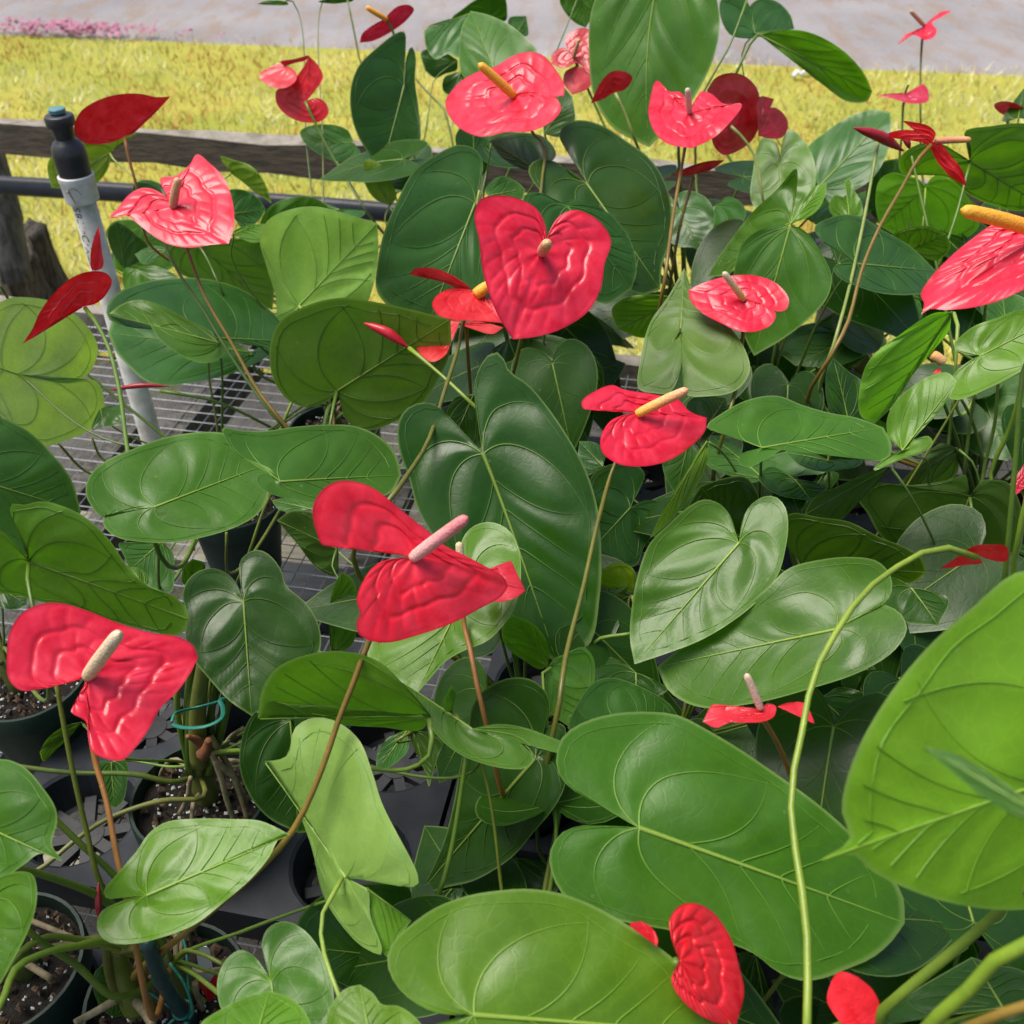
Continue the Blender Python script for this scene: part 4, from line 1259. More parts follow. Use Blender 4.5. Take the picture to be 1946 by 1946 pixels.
L('H', .88, 'd', '1000,1010', '950,1100 970,1200', '1060,1260', '1200,1230 1240,1120 1120,1020')
L('H', .75, 'n', '640,200', '600,190 590,150', '640,45', '660,80 640,160', 'u')
# lower right
L('W', .545, 'v', '2080,1440', '2100,1300 2050,1120 1932,1076 1830,1150 1740,1232 1652,1350 1604,1450 1588,1530 1603,1583', '1544,1624', '1612,1613 1640,1640 1720,1680 1800,1705 1932,1716 2050,1680 2120,1560', 'u', rho=2.0, plant='p08')
L('W', .33, 'b', '2010,1570', '1932,1512 1880,1470 1810,1425', '1742,1408', '1790,1450 1850,1500 1932,1545', plant='p08', rho=3)
L('I', .76, 'd', '1490,1610', '1300,1760 1190,1785 1100,1720 1040,1620 1180,1500 1260,1400', '1272,1225', '1400,1280 1560,1400 1690,1520 1600,1600')
L('I', .62, 'd', '1815,1842', '1640,1800 1400,1850 1200,1932 1110,1910 1300,1760 1500,1640', '1640,1560', '1760,1600 1932,1640 2050,1800 1932,2000 1600,2050 1500,1950 1700,1880')
L('I', .80, 'd', '440,1560', '360,1530 370,1700 400,1900', '520,2050', '560,1932 520,1780 480,1650')
L('I', .90, 'd', '800,120', '730,90 780,180 900,300', '1040,342', '1075,230 1060,110 900,60')
L('I', .86, 'd', '740,700', '690,690 680,560', '720,510', '790,560 805,680')
L('I', .88, 'd', '850,740', '790,600 800,500', '870,478', '945,500 940,700 920,780')
L('W', .84, 'd', '1720,1110', '1680,1090 1660,1130 1700,1170', '1770,1180', '1790,1130')
L('W', .92, 'd', '1200,1270', '1150,1240 1120,1260 1130,1310', '1200,1330', '1260,1300')

# ---- flowers
PINK = (.82, .006, .048)
RED = (.82, .005, .020)
DEEP = (.66, .009, .024)
ORANGE = ((.92, .36, .02), (.94, .48, .04))
FL('A', 1.45, '692,760', '650,782 560,803 470,795 420,750 412,700 450,620 540,560 660,525 780,522 870,540', '948,537', '880,612 800,690 740,742', face='u', stem='695,762 712,860 738,960 765,1055', scol='r', col=RED, plant='p18')
FL('A', 1.20, '960,1150', '930,1100 860,1055 790,1045 720,1080 660,1150 607,1213 700,1197 760,1240 850,1310 940,1360 1060,1378 1180,1362', '1272,1356', '1303,1250 1290,1100 1240,980 1170,910 1095,857 1055,915 980,975 890,995 905,1045 942,1088', ('962,1148', '992,988', 50, ((.50, .24, .16), (.62, .40, .22)), -.02), stem='1040,1385 1140,1650 1290,1910 1440,2180 1590,2370', sd=1.2, scol='o', col=PINK, plant='p17', rho=1.5)
FL('A', 1.13, '470,1703', '530,1690 590,1640 622,1560 590,1520 500,1510 400,1545 300,1630 220,1740 180,1830', '125,1912', '200,1870 300,1790 390,1740', face='u', stem='470,1708 545,1810 610,1950 665,2175 715,2540 760,2730 792,2815', sd=0.93, scol='g', col=RED, plant='p16',
   extra=[('540,1505', '512,1500 503,1420 520,1330', '550,1256', '565,1380 570,1490')], wr=1.4)
FL('A', 1.75, '1705,565', '1700,510 1760,490 1797,430 1775,370', '1718,310', '1690,370 1650,425 1600,480 1540,500 1537,570 1600,645 1700,682 1790,672 1827,630 1810,570 1760,545', face='u', stem='1755,685 1850,870 1932,1000', col=DEEP, plant='p25',
   extra=[('1600,372', '1570,348 1500,375 1447,410', '1446,440', '1500,480 1580,490 1645,450 1650,410 1630,385'), ('1640,350', '1580,365 1560,345', '1640,328', '1720,310 1700,335')])
FL('B', 1.82, '272,102', '200,140 140,190', '128,238', '200,228 310,172 400,100 430,50 400,27 340,35 290,75', ('276,106', '162,38', 30, ORANGE, -.02), stem='312,170 345,300 375,440', col=PINK, plant='p25')
FL('B', 1.36, '985,530', '1040,510 1120,505 1200,520 1258,537 1267,480 1220,390 1150,310 1070,287 980,310 880,370 780,400 680,460 620,530', '603,562', '612,620 680,710 800,760 950,735 1080,730 1190,680 1248,610 1230,555 1150,510 1050,515', ('982,530', '788,352', 52, ORANGE, -.03), stem='1085,735 1150,800 1142,1000 1125,1165', sd=1.27, scol='k', col=PINK, plant='p20', rho=1.5)
FL('B', 1.66, '1320,315', '1290,280 1268,230 1300,180 1380,155 1430,190 1452,300', '1464,450', '1390,400 1340,352 1260,380 1195,350 1200,300 1260,265', ('1318,315', '1350,215', 22, ((.5, .25, .15), (.55, .4, .2)), -.02), col=(.62, .05, .06), plant='p24',
   extra=[('1330,365', '1270,400 1262,460', '1310,527', '1400,490 1422,440 1380,380')])
FL('B', 1.5, '1545,512', '1600,500 1645,430 1600,398 1530,398 1470,455', '1412,576', '1480,552', face='u', stem='1548,515 1600,620 1648,750', scol='y', col=DEEP, plant='p24')
FL('C', 1.30, '68,628', '58,570 20,512 -40,508 -111,448 -150,560 -157,640 -120,740 -50,800', '85,825', '200,770 280,700 362,580 260,575 190,520 140,508 100,560 76,605', ('70,622', '60,490', 36, ((.60, .35, .32), (.66, .60, .52)), -.03), stem='45,828 22,960 -20,1200 -62,1530', sd=1.2, scol='o', col=PINK, plant='p22', rho=1.4)
FL('C', 1.46, '290,702', '200,740 205,810 260,862 330,845 420,780 458,700 466,600 450,500 390,430 310,405 220,430', '168,500', '180,600 230,660', face='u', stem='290,702 370,770 430,860 480,1110', scol='y', col=(.50, .005, .015), plant='p22',
   extra=[('455,755', '500,768 590,762 619,700 600,640 550,600 480,602', '542,550', '465,538 448,650')])
FL('C', 1.36, '90,973', '30,978 -10,970 60,930 180,895', '266,891', '200,940', face='u', stem='88,975 20,1250 -40,1600', scol='o', col=DEEP, plant='p22')
FL('C', 1.9, '1370,150', '1330,170 1270,195', '1228,252', '1270,222 1320,195 1380,223 1430,206 1447,165 1420,130 1480,90 1526,62 1480,62 1400,120', ('1372,138', '1298,58', 24, ((.55, .25, .15), (.62, .42, .25)), -.02), stem='1365,225 1355,460 1357,690', scol='k', col=PINK, plant='p28')
FL('C', 1.86, '1275,518', '1200,520', '1108,533', '1200,548 1300,575 1398,562 1397,500 1370,467 1320,508', ('1272,515', '1290,470', 12, ((.1, .06, .04), (.1, .06, .04)), -.01), stem='1262,570 1255,710', col=(.55, .02, .07), plant='p28')
FL('C', 1.6, '1845,655', '1790,622 1765,585 1800,565 1870,570 1932,600', '1990,640', '1932,650', face='u', stem='1845,658 1825,900 1800,1165', scol='y', col=(.48, .01, .035), plant='p27')
FL('C', 1.25, '1420,800', '1440,740 1400,700 1320,680 1258,674 1330,722 1260,722 1180,740 1160,757 1250,768 1340,784 1400,815 1450,900 1530,990', '1613,1037', '1590,950 1530,870 1470,800 1440,780', ('1445,785', '1640,777', 38, ((.60, .22, .14), (.74, .36, .16)), -.01), face='u', stem='1418,812 1340,890 1250,1050 1120,1280 1030,1500 950,1800 880,1940', sd=1.12, scol='o', col=RED, plant='p23', wr=.6)
FL('C', .74, '2030,1320', '1980,1255 1900,1240 1760,1250 1640,1330 1520,1430 1400,1560 1358,1640 1376,1690', '1360,1750', '1400,1722 1500,1724 1650,1710 1800,1670 1932,1610 2150,1500 2200,1350 2120,1290', ('2030,1292', '1580,1165', 86, ORANGE, -.015), stem='2040,1400 1990,1900 1932,2050 1890,2500 1825,3220', scol='g', col=PINK, plant='p14', rho=1.5, wr=.9)
FL('C', 1.08, '372,1662', '420,1670 500,1700 560,1732 610,1722 623,1660 560,1580 450,1535 330,1530 200,1555 110,1590', '65,1612', '75,1670 140,1740 250,1800 350,1843 450,1842 532,1800 552,1745 500,1705 430,1680', ('370,1662', '258,1512', 40, ((.72, .38, .08), (.68, .56, .42)), -.02), stem='370,1845 365,1900 350,2080 295,2290', sd=1.04, scol='k', col=PINK, plant='p21', rho=1.5)
FL('B', .95, '1140,1400', '1165,1350 1160,1250 1110,1160 1010,1105 900,1087 800,1110 766,1190 790,1330 810,1500 850,1640 900,1760 955,1850', '978,1888', '1100,1875 1250,1830 1400,1730 1470,1600 1490,1470 1526,1340 1480,1250 1400,1190 1320,1168 1240,1200 1182,1290 1168,1345', ('1142,1402', '1172,1352', 66, ((.62, .30, .26), (.70, .42, .20)), -.045), stem='1030,1870 1018,1900 985,2060', scol='k', col=PINK, plant='p19', rho=1.55, lean=.45, wr=1.2)
FL('B', 1.06, '770,1640', '740,1612 640,1605 560,1640 530,1690 560,1750 650,1778 800,1787', '930,1798', '900,1720 850,1660', ('772,1640', '850,1585', 70, ORANGE, -.0), stem='700,1785 690,1873 600,2173 500,2473 400,2633 300,2773', sd=0.87, scol='k', col=(.75, .012, .018), plant='p09',
   extra=[('752,1606', '690,1612 620,1582 520,1540', '404,1527', '430,1498 520,1489 640,1530 730,1590')], wr=.8)
FL('W', 1.12, '868,606', '850,603 820,605 795,622', '778,634', '792,668 815,683 842,668 852,635', col=(.70, .03, .03), stem='880,618 881,640 896,840', scol='o', plant='p19', wr=.6,
   extra=[('868,612', '890,606 930,612', '950,618', '930,630 895,622')])
FL('E', .95, '1682,425', '1620,410 1500,400 1370,398 1362,360 1430,305 1535,268 1590,290 1780,322 1900,350 1965,415', '2058,450', '2050,520 1950,625 1830,695 1690,722 1560,705 1475,640 1468,560 1520,470 1610,432', ('1680,425', '1957,292', 58, ((.90, .48, .06), (.88, .42, .26)), -.02), stem='1545,712 1460,1000 1370,1400 1270,1800 1245,1990', sd=0.8, scol='k', col=PINK, plant='p10', rho=1.4, wr=1.2)
FL('E', .70, '430,1222', '390,1218 290,1192 100,1175 0,1152 -75,1162 -112,1090 -133,950 -80,850 0,805 100,805 200,840 330,940 430,1020 530,1100 600,1160 720,1220 850,1290 935,1345', '952,1392', '920,1440 800,1510 650,1590 450,1660 300,1700 200,1695 120,1650 110,1590 130,1540 110,1470 150,1350 230,1260 330,1232 400,1232', ('432,1222', '728,1002', 76, ((.76, .52, .50), (.78, .22, .26)), -.03), stem='180,1690 90,1932 25,2092 -85,2412 -195,2662 -275,2792 -473,3002 -702,3200', sd=0.725, scol='o', col=(.86, .007, .036), plant='p02', rho=1.4, wr=1.2)
FL('E', .80, '720,1340', '780,1300 890,1290 965,1247 1000,1310', '1050,1412', '1000,1450 900,1475 780,1440', ('692,1300', '680,1140', 50, ((.62, .52, .36), (.66, .56, .36)), -.005), stem='700,1555 745,1750 785,1960 800,2020', sd=0.79, scol='r', col=(.62, .012, .03), plant='p09')
FL('D', .71, '490,1898', '440,1890 340,1930 220,1962 110,1965 50,1910 37,1780 55,1640 120,1540 220,1488 330,1480 480,1522 680,1600 850,1648 1000,1672 1075,1720', '1102,1785', '1060,1870 990,1970 890,2070 830,2180 750,2290 680,2355 590,2348 510,2305 490,2230 475,2140 395,2085 410,2050 470,1985 492,1930', ('490,1882', '668,1642', 82, ((.64, .52, .34), (.70, .60, .44)), -.03), stem='520,2320 590,2570 650,2890 702,3118', sd=0.7, scol='r', col=PINK, plant='p02', rho=1.4, wr=1.3)
FL('F', .72, '1660,1203', '1700,1255 1600,1270 1520,1285', '1465,1287', '1560,1225 1650,1165 1740,1155 1838,1170 1838,1245 1740,1240', face='u', stem='1668,1203 1560,1180 1400,1190 1250,1265 1100,1370 980,1500 890,1640 800,1800 750,1932 690,2241 640,2491 640,2691 680,2971 720,3241 730,3491 725,3830', sd=0.54, scol='l', col=RED, plant='p07', wr=.5)
FL('I', .715, '462,178', '400,180 350,180 260,160 200,155', '145,252', '220,285 290,255 360,256 480,250 540,222 552,165 510,150', ('464,172', '385,-18', 46, ((.66, .42, .36), (.70, .52, .44)), -.01), stem='490,252 560,370 632,545', sd=.78, scol='r', col=DEEP, plant='p12',
   extra=[('560,165', '600,150 680,140', '725,150', '765,262 690,190 600,185')], wr=.6)
FL('I', .60, '20,1580', '-30,1450 -40,1350 20,1272 100,1260 190,1300 265,1390 315,1490 350,1620 376,1750', '330,1940', '200,1920 50,1820 -30,1690', col=RED, plant='p06', rho=1.4, wr=2.0,
   extra=[('-110,1500', '-190,1440 -263,1376', '-200,1358', '-140,1395 -104,1470')])
FL('I', .62, '915,1932', '870,1870 835,1800 850,1720 890,1650 930,1640', '1010,1670', '1090,1740 1132,1840 1105,1932 1000,1965', face='u', col=(.85, .02, .04), plant='p06', wr=.4,
   extra=[('960,1950', '925,1860 930,1755', '945,1765', '985,1860 1010,1950')])
FL('F', 1.0, '1940,830', '1880,880 1850,830 1890,770', '1932,708', '2000,750 2010,880 1932,942', col=PINK, plant='p14', wr=1.2)
FL('G', .88, '1150,1790', '1100,1700 1090,1645', '1150,1720', '1215,1640 1222,1690 1160,1810', face='u', col=(.45, .008, .02), plant='p02', wr=.3)
FL('F', 1.16, '1425,205', '1440,185', '1470,175', '1465,205', ('1425,100', '1490,145', 60, ((.72, .38, .12), (.68, .45, .25)), 0), col=DEEP, plant='p23', wr=.3)

BUD('C', 1.28, '985,712', '1262,840', 17, stem='1120,790 1050,1180 960,1600 880,1900', sd=1.14, scol='y', plant='p23', dd=-.03)
BUD('B', 1.1, '150,1797', '402,1935', 16, stem='402,1935 600,2103 760,2253', sd=1.06, scol='l', col=(.62, .01, .03), plant='p19')
BUD('D', 1.3, '612,298', '945,275', 8, stem='890,300 1200,360 1530,515', scol='g', plant='p25')
BUD('G', .78, '548,1142', '556,1365', 10, plant='p02', col=(.30, .008, .018))
BUD('C', 1.4, '1245,760', '1298,830', 10, plant='p23')

# ---- pots on the bench: position along / across the bench, wording
PLANTS = {
    'p01': (-.530, .375, 'potted anthurium in the dark green pot at the bottom left corner'),
    'p02': (-.375, .375, 'staked anthurium bearing the nearest two wide red flowers, lower left'),
    'p03': (-.435, .575, 'anthurium with stems bound by a green tie, crown in view lower left'),
    'p04': (-.060, .375, 'anthurium with the broad green leaf at the bottom centre edge'),
    'p06': (0.095, 0.375, 'anthurium with blistered red flower half hidden behind the bottom leaf'),
    'p07': (0.250, 0.375, 'anthurium with long bright arching stem ending in a furled red bud'),
    'p08': (0.410, 0.530, 'anthurium with the huge lime leaf and spiky tip, lower right'),
    'p09': (-0.120, 0.700, 'anthurium with the large glossy dark leaf in the picture centre'),
    'p10': (0.035, 0.700, 'anthurium whose tilted red flower has a yellow spike pointing right, mid right'),
    'p11': (0.190, 0.855, 'anthurium with two overlapping broad green leaves right of centre'),
    'p12': (0.190, 0.700, 'anthurium with small side-on red flower and pale upright spike'),
    'p13': (0.345, 0.855, 'anthurium with dark drooping olive leaf undersides at the right'),
    'p14': (0.500, 0.700, 'anthurium with large pink-red flower and thick orange spike cut by the right edge'),
    'p15': (-.700, .690, 'anthurium with the yellowish leaf underside above the near left flower'),
    'p16': (-.600, 1.05, 'anthurium with glossy red flower seen from behind at the left edge'),
    'p17': (-.520, 1.25, 'anthurium with a pointed-lobed red flower right of the standpipe'),
    'p18': (-.620, 1.50, 'anthurium with dark red flower back rising beside the teal knob'),
    'p19': (-0.215, 1.180, 'anthurium with the upright heart-shaped red flower facing the viewer'),
    'p20': (-0.215, 1.335, 'anthurium with wide flat flower and long orange spike, top centre'),
    'p21': (0.095, 1.180, 'anthurium with flat pink-red flower and short cream spike, right of centre'),
    'p22': (0.095, 1.335, 'anthurium with a pink flower in front of two dark red ones, top right'),
    'p23': (0.405, 1.180, 'anthurium with brown-stemmed star-like red flower, upper right'),
    'p24': (0.000, 1.570, 'tall anthurium with the largest upright leaf at the top edge'),
    'p25': (-0.400, 1.570, 'anthurium with small orange-spiked flower at the top, left of centre'),
    'p26': (0.300, 1.570, 'anthurium with dark drooping leaf hanging against the lawn, top right'),
    'p27': (0.620, 1.300, 'anthurium with broad veined leaf undersides at the upper right edge'),
    'p28': (0.480, 1.570, 'anthurium with two small flowers on thin tall stems against the lawn'),
}
POT_H, POT_R = .13, .070
STEMC = {'g': (.10, .18, .022), 'k': (.125, .125, .018), 'o': (.19, .12, .022), 'r': (.30, .13, .035), 'y': (.24, .30, .08), 'l': (.20, .29, .030)}

def to_px(p):
    v = np.asarray(p, float) - CAM
    z = v @ np.array([0, _c, -_s])
    return np.array([.5 + FN * v[0] / z, .5 - FN * (v @ np.array([0, _s, _c])) / z]), z

CROWN, ROOT, BASE = {}, {}, {}
for k, (s_, t_, lab) in PLANTS.items():
    BASE[k] = st(s_, t_, BENCH)
    CROWN[k] = BASE[k] + np.array([RNG.normal(0, .008), RNG.normal(0, .008), POT_H + .02])

# shared pot meshes (around 0,0,0)
def pot_meshes():
    a = Acc()
    a.lathe([(.048, .006), (.050, 0.004), (.062, .098), (.066, .100), (.0700, .104), (.0705, .126), (.0690, .130), (.0660, .130), (.0645, .104), (.060, .100)], 40)
    pot = a
    n = 40
    g = Acc()
    rr = np.linspace(0, .0645, 9)
    th = np.linspace(0, 6.283, n, endpoint=False)
    V = [np.array([0, 0, .120])]
    for r in rr[1:]:
        for t in th:
            V.append(np.array([r * math.cos(t), r * math.sin(t), .112 + RNG.normal(0, .0022) + .006 * (1 - r / .0645)]))
    F = [[0, 1 + j, 1 + (j + 1) % n] for j in range(n)]
    for k in range(7):
        for j in range(n):
            F.append([1 + k * n + j, 1 + (k + 1) * n + j, 1 + (k + 1) * n + (j + 1) % n, 1 + k * n + (j + 1) % n])
    g.add(np.array(V), F)
    def lumps(cnt, size, seed):
        ac = Acc(); q = np.random.default_rng(seed)
        for i in range(cnt):
            r = .06 * math.sqrt(q.uniform(.05, 1)); t = q.uniform(0, 6.283)
            c = np.array([r * math.cos(t), r * math.sin(t), .118 + q.uniform(0, .004)])
            s = size * q.uniform(.5, 1.3) * q.uniform(.5, 1.2, 3)
            V = np.array([(1, 0, 0), (-1, 0, 0), (0, 1, 0), (0, -1, 0), (0, 0, 1), (0, 0, -1)]) * s + q.normal(0, size * .15, (6, 3)) + c
            ac.add(V, [[0, 2, 4], [2, 1, 4], [1, 3, 4], [3, 0, 4], [2, 0, 5], [1, 2, 5], [3, 1, 5], [0, 3, 5]])
        return ac
    return pot, g, lumps(110, .0022, 3), lumps(120, .0042, 5)
P_POT, P_SOIL, P_PERL, P_BARK = [a.obj('proto', m, smooth=sm) for a, m, sm in zip(pot_meshes(), (M_POT, M_SOIL, M_PERLITE, M_BARK), (True, True, False, False))]
_m = P_POT.modifiers.new('edge', 'EDGE_SPLIT'); _m.split_angle = math.radians(40)

used = set()
def root_of(k):
    if k in ROOT:
        return ROOT[k]
    r = empty('potted_anthurium', BASE[k])
    tag(r, PLANTS[k][2], 'potted plant', 'anthuriums on the bench')
    ROOT[k] = r
    for src, nm in ((P_POT, 'pot'), (P_SOIL, 'soil'), (P_PERL, 'perlite'), (P_BARK, 'bark_mulch')):
        o = src.copy(); o.name = nm
        S.collection.objects.link(o)
        o.parent = r
        o.rotation_euler = (0, 0, RNG.uniform(0, 6))
        if nm in ('perlite', 'bark_mulch'):
            kind(o, 'stuff')
    # short woody crown with old sheaths
    c = CROWN[k] - BASE[k]
    V, F = tube(catmull([c * [1, 1, 0] + [0, 0, .105], c + [0, 0, -.01], c + [RNG.normal(0, .01), RNG.normal(0, .01), .035]], 9), np.array([.012, .0125, .013, .013, .012, .011, .009, .007, .004]), 10)
    mesh_obj('crown', V + RNG.normal(0, .0006, V.shape), F, M_STEM, r, color=(.11, .13, .03))
    q = np.random.default_rng(hash(k) % 1000 if False else int(k[1:]))
    for i in range(4):
        a = q.uniform(0, 6.283)
        d = np.array([math.cos(a), math.sin(a), 0])
        b0 = c + d * .008 + [0, 0, q.uniform(-.02, .02)]
        V, F = tube(catmull([b0, b0 + d * .018 + [0, 0, .01], b0 + d * q.uniform(.03, .055) + [0, 0, -.025], b0 + d * q.uniform(.035, .06) + [0, 0, -.055]], 10), np.linspace(.0028, .0016, 10), 6)
        mesh_obj('root', V, F, M_ROOT, r)
    return r

# ---- assign leaves to pots, build stalks
def pick_plant(P3, ax):
    q = P3[:2] - ax[:2] * .07
    best = min(PLANTS, key=lambda k: np.linalg.norm(q - CROWN[k][:2]) + (.06 if CROWN[k][1] < P3[1] - .35 else 0))
    return best

def pick_along(way, d):
    last = way[-1, :2]; dr = way[-1, :2] - way[-2, :2]
    dr /= np.linalg.norm(dr) + 1e-9
    def cost(k):
        p, z = to_px(CROWN[k])
        v = p - last; n_ = np.linalg.norm(v) + 1e-6
        c = v @ dr / n_
        return n_ * (1 + 3.0 * (1 - c)) + (.5 if z < d - .05 else 0) + .25 * abs(z - d)
    return min(PLANTS, key=cost)

def stalk_path(P3, d, way, crown, first=None, back=None, power=1.5, off=.004, sd=None):
    """3-D path from the blade through picture way-points, sinking to the crown"""
    cp, cz = to_px(crown)
    pts3 = [P3] if first is None else [P3, first]
    if way is not None and len(way):
        w2 = np.vstack([way[:, :2], cp])
        s = np.concatenate([[0], np.cumsum(np.linalg.norm(np.diff(w2, axis=0), axis=1))])
        fr = s / s[-1]
        cz = max(cz, d)
        for k in range(len(way)):
            fw = (s[k] / s[len(way) - 1]) if len(way) > 1 else 1
            dk = d + off * (1 - fw) + (sd - d) * fw + way[k, 2] if sd else d + off + way[k, 2] + (cz - d) * fr[k] ** power
            q = at(way[k:k + 1, :2], np.array([dk]))[0]
            if np.linalg.norm(q - pts3[-1]) > .006:
                pts3.append(q)
        q = pts3[-1]
        dz = q[2] - crown[2]
        if len(pts3) > 1 and dz > .05:
            dr = q - pts3[-2]; dr /= np.linalg.norm(dr)
            m = q + dr * min(.45 * dz, .09) + (q - CAM) / np.linalg.norm(q - CAM) * min(.10, .5 * dz)
            if m[2] < crown[2] + .03:
                m[2] = crown[2] + .03
            pts3.append(m)
    else:
        q = pts3[-1]
        m = q * .45 + crown * .55
        pts3.append(m + np.array([0, 0, .06 * np.linalg.norm(q - crown)]))
    pts3.append(crown + np.array([0, 0, .015]))
    pts3.append(crown - np.array([0, 0, .015]))
    return catmull(pts3, 34)

pet_cols = [(.09, .165, .022), (.12, .20, .03), (.075, .13, .02), (.14, .17, .025)]
def add_stalk(name, parent, origin, path, r0, r1, color, n=8):
    t = np.linspace(0, 1, len(path))
    rad = (r0 + (r1 - r0) * t) * (1 + .38 * np.exp(-(t / .05) ** 2) + .04 * np.sin(t * 23 + r0 * 9e3) + .03 * np.sin(t * 51))
    V, F = tube(path, rad, n)
    return mesh_obj(name, V, F, M_STEM, parent, origin, True, color=color)

def top_colour(rgb, face):
    return rgb if face == 't' else tuple(c / f for c, f in zip(rgb, (1.9, 1.62, 1.5)))

for i, e in enumerate(LEAVES):
    kw = dict(e['kw'])
    kw.setdefault('cup', RNG.uniform(-.06, .10))
    kw.setdefault('droop', RNG.uniform(.05, .16))
    kw.setdefault('wave', RNG.uniform(.008, .018))
    kw.setdefault('quilt', RNG.uniform(.0014, .0022))
    b = Blade(e['reg'], e['d'], e['P'], e['left'], e['tip'], e['right'], e['face'], seed=i, **kw)
    way = pt(e['reg'], e['stalk']) if e['stalk'] else None
    k = e['plant'] or (pick_along(way, e['d']) if way is not None and len(way) > 1 else pick_plant(b.P3, b.ax))
    e['plant'] = k
    r = root_of(k)
    jit = RNG.uniform(.88, 1.12)
    col = tuple(c * jit * f for c, f in zip(top_colour(TONES[e['tone']], e['face']), (RNG.uniform(.9, 1.12), 1, RNG.uniform(.85, 1.15))))
    big = b.len / e['d'] > .10
    lf = b.build('leaf', r, BASE[k], col, rings=34 if big else 16)
    # stalk leaves the underside of the blade
    under = b.P3 - b.topn * .003
    first = b.P3 - b.topn * .022 + np.array([0, 0, -.012]) - b.ax * .008 if way is None else None
    if e['face'] == 'u' and way is not None and e['sd'] is None:
        e['sd'] = e['d'] - .03
    path = stalk_path(under, e['d'], way, CROWN[k], first, off=(-.003 if e['face'] == 'u' else .006), sd=e['sd'])
    sc = min(1.2, max(.6, b.len / .17))
    pc = pet_cols[i % 4] if e['tone'] not in 'vpy' else (.24, .34, .06)
    add_stalk('petiole', lf, b.P3, path, .0017 * sc, .0030 * sc, pc)

# ---- flowers
def build_flower(i, e):
    kw = dict(e['kw'])
    kw.setdefault('rho', 1.5)
    kw.setdefault('cup', RNG.uniform(.0, .08))
    kw.setdefault('droop', RNG.uniform(.0, .08))
    kw.setdefault('wave', RNG.uniform(.008, .02))
    b = Blade(e['reg'], e['d'], e['P'], e['left'], e['tip'], e['right'], e['face'], seed=100 + i, spathe=e['wr'] * (.8 if e['face'] == 'u' and e['d'] > 1.4 else 1), M=(110 if e['d'] < 1.4 else 60), **kw)
    k = e['plant']
    r = root_of(k)
    fl = empty('flower', b.P3, r, BASE[k])
    b.build('spathe', fl, b.P3, e['col'], rings=(46 if e['d'] < 1.4 else 26), veins=False)
    for q, (P, l_, t_, r_) in enumerate(e['extra'] or []):
        face = 't'
        b2 = Blade(e['reg'], e['d'] + .004 * (q + 1), P, l_, t_, r_, face, rho=1.6, seed=200 + i + q, spathe=e['wr'] * .6, cup=.05, wave=.02)
        o = b2.build('spathe_lobe', fl, b.P3, e['col'], rings=16, veins=False)
    if e['spad']:
        p0, p1, wz, (c0, c1), dz = e['spad']
        a = at(pt(e['reg'], p0)[:, :2], np.array([e['d'] - .003]))[0]
        z = at(pt(e['reg'], p1)[:, :2], np.array([e['d'] - .003 + dz]))[0]
        rad = wz * .3416 / 2 / 1950 * e['d']
        t = np.linspace(0, 1, 22)
        mid = (a + z) / 2 + b.topn * np.linalg.norm(z - a) * RNG.uniform(.0, .05)
        path = catmull([a - (z - a) * .04, mid, z], 22)
        prof = rad * np.interp(t, [0, .08, .3, .7, .9, .96, .99, 1], [.75, .92, 1, .95, .86, .68, .42, .1])
        V, F = tube(path, prof, 14)
        tint = np.repeat(np.outer(1 - t, c0) + np.outer(t, c1), 14, 0)
        tint = np.concatenate([tint, np.ones((len(tint), 1))], 1)
        mesh_obj('spadix', V, F, M_SPADIX, fl, b.P3, True, attrs={'tint': tint})
    way = pt(e['reg'], e['stem']) if e['stem'] else None
    back = b.P3 - b.topn * .004
    path = stalk_path(back, e['d'], way, CROWN[k], None, off=(.016 if e['face'] == 't' else .0), power=1.9, sd=e['sd'])
    add_stalk('stem', fl, b.P3, path, .0019, .0027, STEMC[e['scol']])
for i, e in enumerate(FLOWERS):
    build_flower(i, e)

for i, e in enumerate(BUDS):
    k = e['plant']; r = root_of(k)
    a = at(pt(e['reg'], e['a'])[:, :2], np.array([e['d'] + e['dd']]))[0]
    z = at(pt(e['reg'], e['b'])[:, :2], np.array([e['d']]))[0]
    rad = e['w'] / 1950 * e['d'] * .62
    t = np.linspace(0, 1, 20)
    path = catmull([a, (a * .5 + z * .5) + [0, 0, .004], z], 20)
    prof = rad * np.sin(np.pi * np.clip(t, .02, .98)) ** .75
    V, F = tube(path, prof, 12)
    ang = np.tile(np.arange(12), 20)
    V = V + RNG.normal(0, rad * .02, V.shape)
    fl = empty('flower_bud', z, r, BASE[k])
    uv = np.stack([np.repeat(t, 12) * .05, ang * .002], 1)
    mesh_obj('spathe', V, F, M_SPATHE, fl, z, True, uv=uv, attrs={'rim': np.zeros(len(V))}, color=e['col'])
    way = pt(e['reg'], e['stem']) if e['stem'] else None
    path = stalk_path(z if way is None else at(way[:1, :2], np.array([e['d']]))[0], e['d'], way, CROWN[k], None, power=1.9, sd=e['sd'])
    add_stalk('stem', fl, z, path, .0018, .0024, STEMC[e['scol']])

